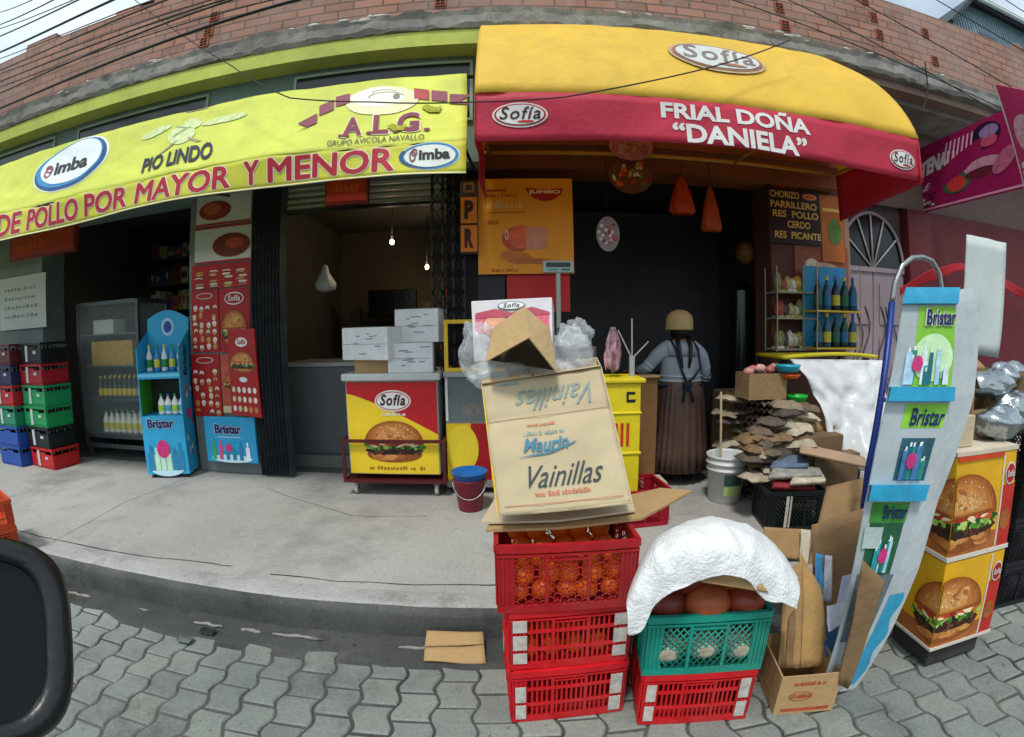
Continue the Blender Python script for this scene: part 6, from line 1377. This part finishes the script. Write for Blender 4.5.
g.add([C[0],C[0]+dp,C[3]+dp,C[3]],[(0,1,2,3)],M('#d0b020',.6,.15)); g.add([C[1],C[1]+dp,C[2]+dp,C[2]],[(0,1,2,3)],BC_); g.add([p+dp for p in C],[(3,2,1,0)],BC_); g.add([C[0],C[1],C[1]+dp,C[0]+dp],[(3,2,1,0)],BC_)
build('walls',g,bigc,solid=.005)
for (u0,u1,dv) in ((0,.42,.1),(.44,1,.05)):
    g=MB(W=W); g.grid(lambda u,v:(u0+(u1-u0)*u,1.0+dv*v-.02*v,.01-.06*v*v),6,4,M('#bda681',.85,.1,3,.2)); build('top_flap',g,bigc,solid=.005)
IK=M('#3f6a78',.7,.25,30); IK2=M('#7f9492',.7,.25,30); IBL=M('#3f7a94',.6,.2,30); IR=M('#b8694a',.7,.3,30)
g=MB(W=Wpr); g.text('Vainillas',.25,.75,.88,.91,.012,IK2,.0,.6,flip=True); g.text('Vainillas',.26,.17,.84,.33,.012,M('#2f3e44',.7,.25,30),.0,.6)
g.text('Maurin',.26,.43,.62,.53,.014,IBL,.022,.4); g.fan(.45,.42,[(.2,.395),(.45,.425),(.68,.475),(.66,.46),(.45,.405)],.013,IBL,(0,1)); g.scrib(.28,.55,.6,.58,.012,IK2); g.scrib(.32,.62,.55,.64,.012,IR)
g.scrib(.3,.11,.72,.145,.012,IR); g.rect(.06,.055,.95,.06,.012,IR); g.rect(.12,.965,.3,.98,.012,IK2)
g.rect(0.02,.695,.98,.699,.013,CARDD); build('print',g,bigc)
# white & pink printed box
PB=[at(474,362,1.9),at(553,356,1.86),at(552,297,1.95),at(471,301,1.98)]
wb_=thing('printed_carton','white and pink printed carton standing behind the small open carton','box',PB[0]); W2=quadW(*PB)
g=MB(W=W2); g.box((0,0,-.14),(1,1,0),M('#c6c4c6',.6,.08,5,.1)); build('carton',g,wb_,bev=.004)
PKc=M('#c8506a',.5,.2,14)
g=MB(W=W2); g.rect(.04,.45,.3,.75,.002,PKc); g.rect(.7,.4,.96,.72,.002,PKc); g.fan(.5,.68,[(.05,.78),(.3,.84),(.5,.76),(.75,.84),(.97,.74),(.97,.7),(.75,.78),(.5,.7),(.3,.77),(.05,.7)],.004,M('#a83a50',.5,.2),(0,1)); g.ell(.5,.88,.17,.075,.004,M('#5a646c',.5,.1)); g.ell(.5,.88,.155,.06,.006,WHITE); g.text('Sofía',.4,.845,.6,.92,.008,M('#3a4048',.5,.1),.015,.25); g.ell(.3,.55,.16,.18,.003,M('#d89a7a',.5,.25,12)); g.ell(.62,.5,.18,.2,.003,M('#d8a88a',.5,.25,12)); build('print',g,wb_)
# small open carton, tipped
sc_=thing('open_carton','small tan carton tipped upside down with its dark open mouth showing','box',at(520,350,1.65))
A_1,B_1,C_1,D_1,E_1,F_1,G_1=at(494,328,1.72),at(524,307,1.64),at(529,338,1.58),at(486,362,1.66),at(549,328,1.72),at(557,373,1.66),at(522,380,1.68)
CB=M('#b89a6c',.85,.12,6,.2)
g=MB(); g.add([D_1,C_1,B_1,A_1],[(0,1,2,3)],CB); g.add([C_1,F_1,E_1,B_1],[(0,1,2,3)],M('#c2a578',.85,.12,6,.2)); g.add([A_1,B_1,E_1,(A_1+E_1)/2+V((0,.15,.0))],[(0,1,2,3)],CB)
bk_=V((0,.16,0)); g.add([D_1,A_1,A_1+bk_,D_1+bk_],[(0,1,2,3)],CARDD); g.add([F_1,E_1,E_1+bk_,F_1+bk_],[(0,1,2,3)],CARDD); g.add([D_1+bk_*.8,F_1+bk_*.8,E_1+bk_,A_1+bk_],[(0,1,2,3)],M('#4a3c2c',.9,.2)); build('panels',g,sc_,solid=.005)  # inner sides and back dark brown: the mouth's shade put into the colour
PBG=M('#e4eaee',.15,.1,6,.6,alpha=.25,spec=.7,bscale=10)
for k,(x,y,Y,r,lab) in enumerate(((480,352,1.86,(.08,.06,.115),'crumpled clear plastic bag spilling left of the small open carton'),(500,374,1.8,(.12,.06,.05),'clear plastic bag bunched along the top of the big carton'),(572,352,1.88,(.075,.06,.11),'white plastic bag standing right of the small open carton'),(578,335,1.95,(.06,.06,.06),'small white bag knotted behind the right hand bag'),(548,372,1.84,(.09,.05,.05),'torn plastic film under the small open carton'))):
    c=at(x,y,Y); g=MB(); g.sph(c,r,PBG,40,28,.36,k*7+2); simple('plastic_bag',lab,'bag',g,c-V((0,0,r[2])))
# ================================================================ wing mirror of the vehicle the view is taken from
mr=thing('wing_mirror','black car wing mirror with dark glass in the lower left corner','mirror',ray(-30,640)*.85+V((0,0,CZ)))
d0=ray(-30,641); mc=d0*.85+V((0,0,CZ)); rt=(ray(40,640)-ray(-80,640)).normalized(); upv=rt.cross(d0).normalized()
if upv.z<0: upv=-upv
def MW(p): return mc+rt*p[0]+upv*p[1]-d0*p[2]
def sup(rx,ry,h,n=40,e=3.2,dx=0,dy=0):
    o=[]
    for i in range(n):
        q=2*PI*i/n; c,s=math.cos(q),math.sin(q); o.append((dx+rx*abs(c)**(2/e)*(1 if c>0 else -1),dy+ry*abs(s)**(2/e)*(1 if s>0 else -1),h))
    return o
BLK=M('#101315',.35,.15,8,.1,spec=.5)
g=MB(W=MW); rg=[sup(.132,.134,.0),sup(.138,.14,.012),sup(.131,.132,.024),sup(.104,.112,.028),sup(.098,.106,.012)]; bkr=[sup(.134,.136,-.02),sup(.14,.135,-.06),sup(.09,.09,-.09)]
L_=list(reversed(bkr))+rg; n=40
vs=[p for r in L_ for p in r]; g.add(vs,[(j*n+i,j*n+(i+1)%n,(j+1)*n+(i+1)%n,(j+1)*n+i) for j in range(len(L_)-1) for i in range(n)]+[tuple(range(n))],BLK,True); build('housing',g,mr)
g=MB(W=MW); o=sup(.099,.107,.013); g.fan(0,0,[(p[0],p[1]) for p in o],.013,M('#0b1212',.3,.3,3,0,spec=.2)); build('mirror_glass',g,mr)  # dark reflection of the vehicle interior painted into the glass colour
g=MB(); g.tube([MW((-.08,-.1,-.05)),MW((-.22,-.2,-.03)),MW((-.34,-.22,0))],[.035,.03,.04],BLK,12); build('arm',g,mr)
# ================================================================ litter by the kerb
for k,(x,y,lab) in enumerate(((208,632,'dark scrap of plastic in the gutter'),(185,640,'small pale scrap in the gutter on the left'))):
    p=gnd(x,y,.014); g=MB(); R=random.Random(k); g.grid(lambda u,v:(p.x+(u-.5)*.09,p.y+(v-.5)*.05,p.z+.012*noise.noise(V((u*3,v*3,k)))+.006),6,5,M(('#1d2422','#5a625e')[k],.6,.3,20)); simple('litter',lab,'litter',g,p,solid=.002)
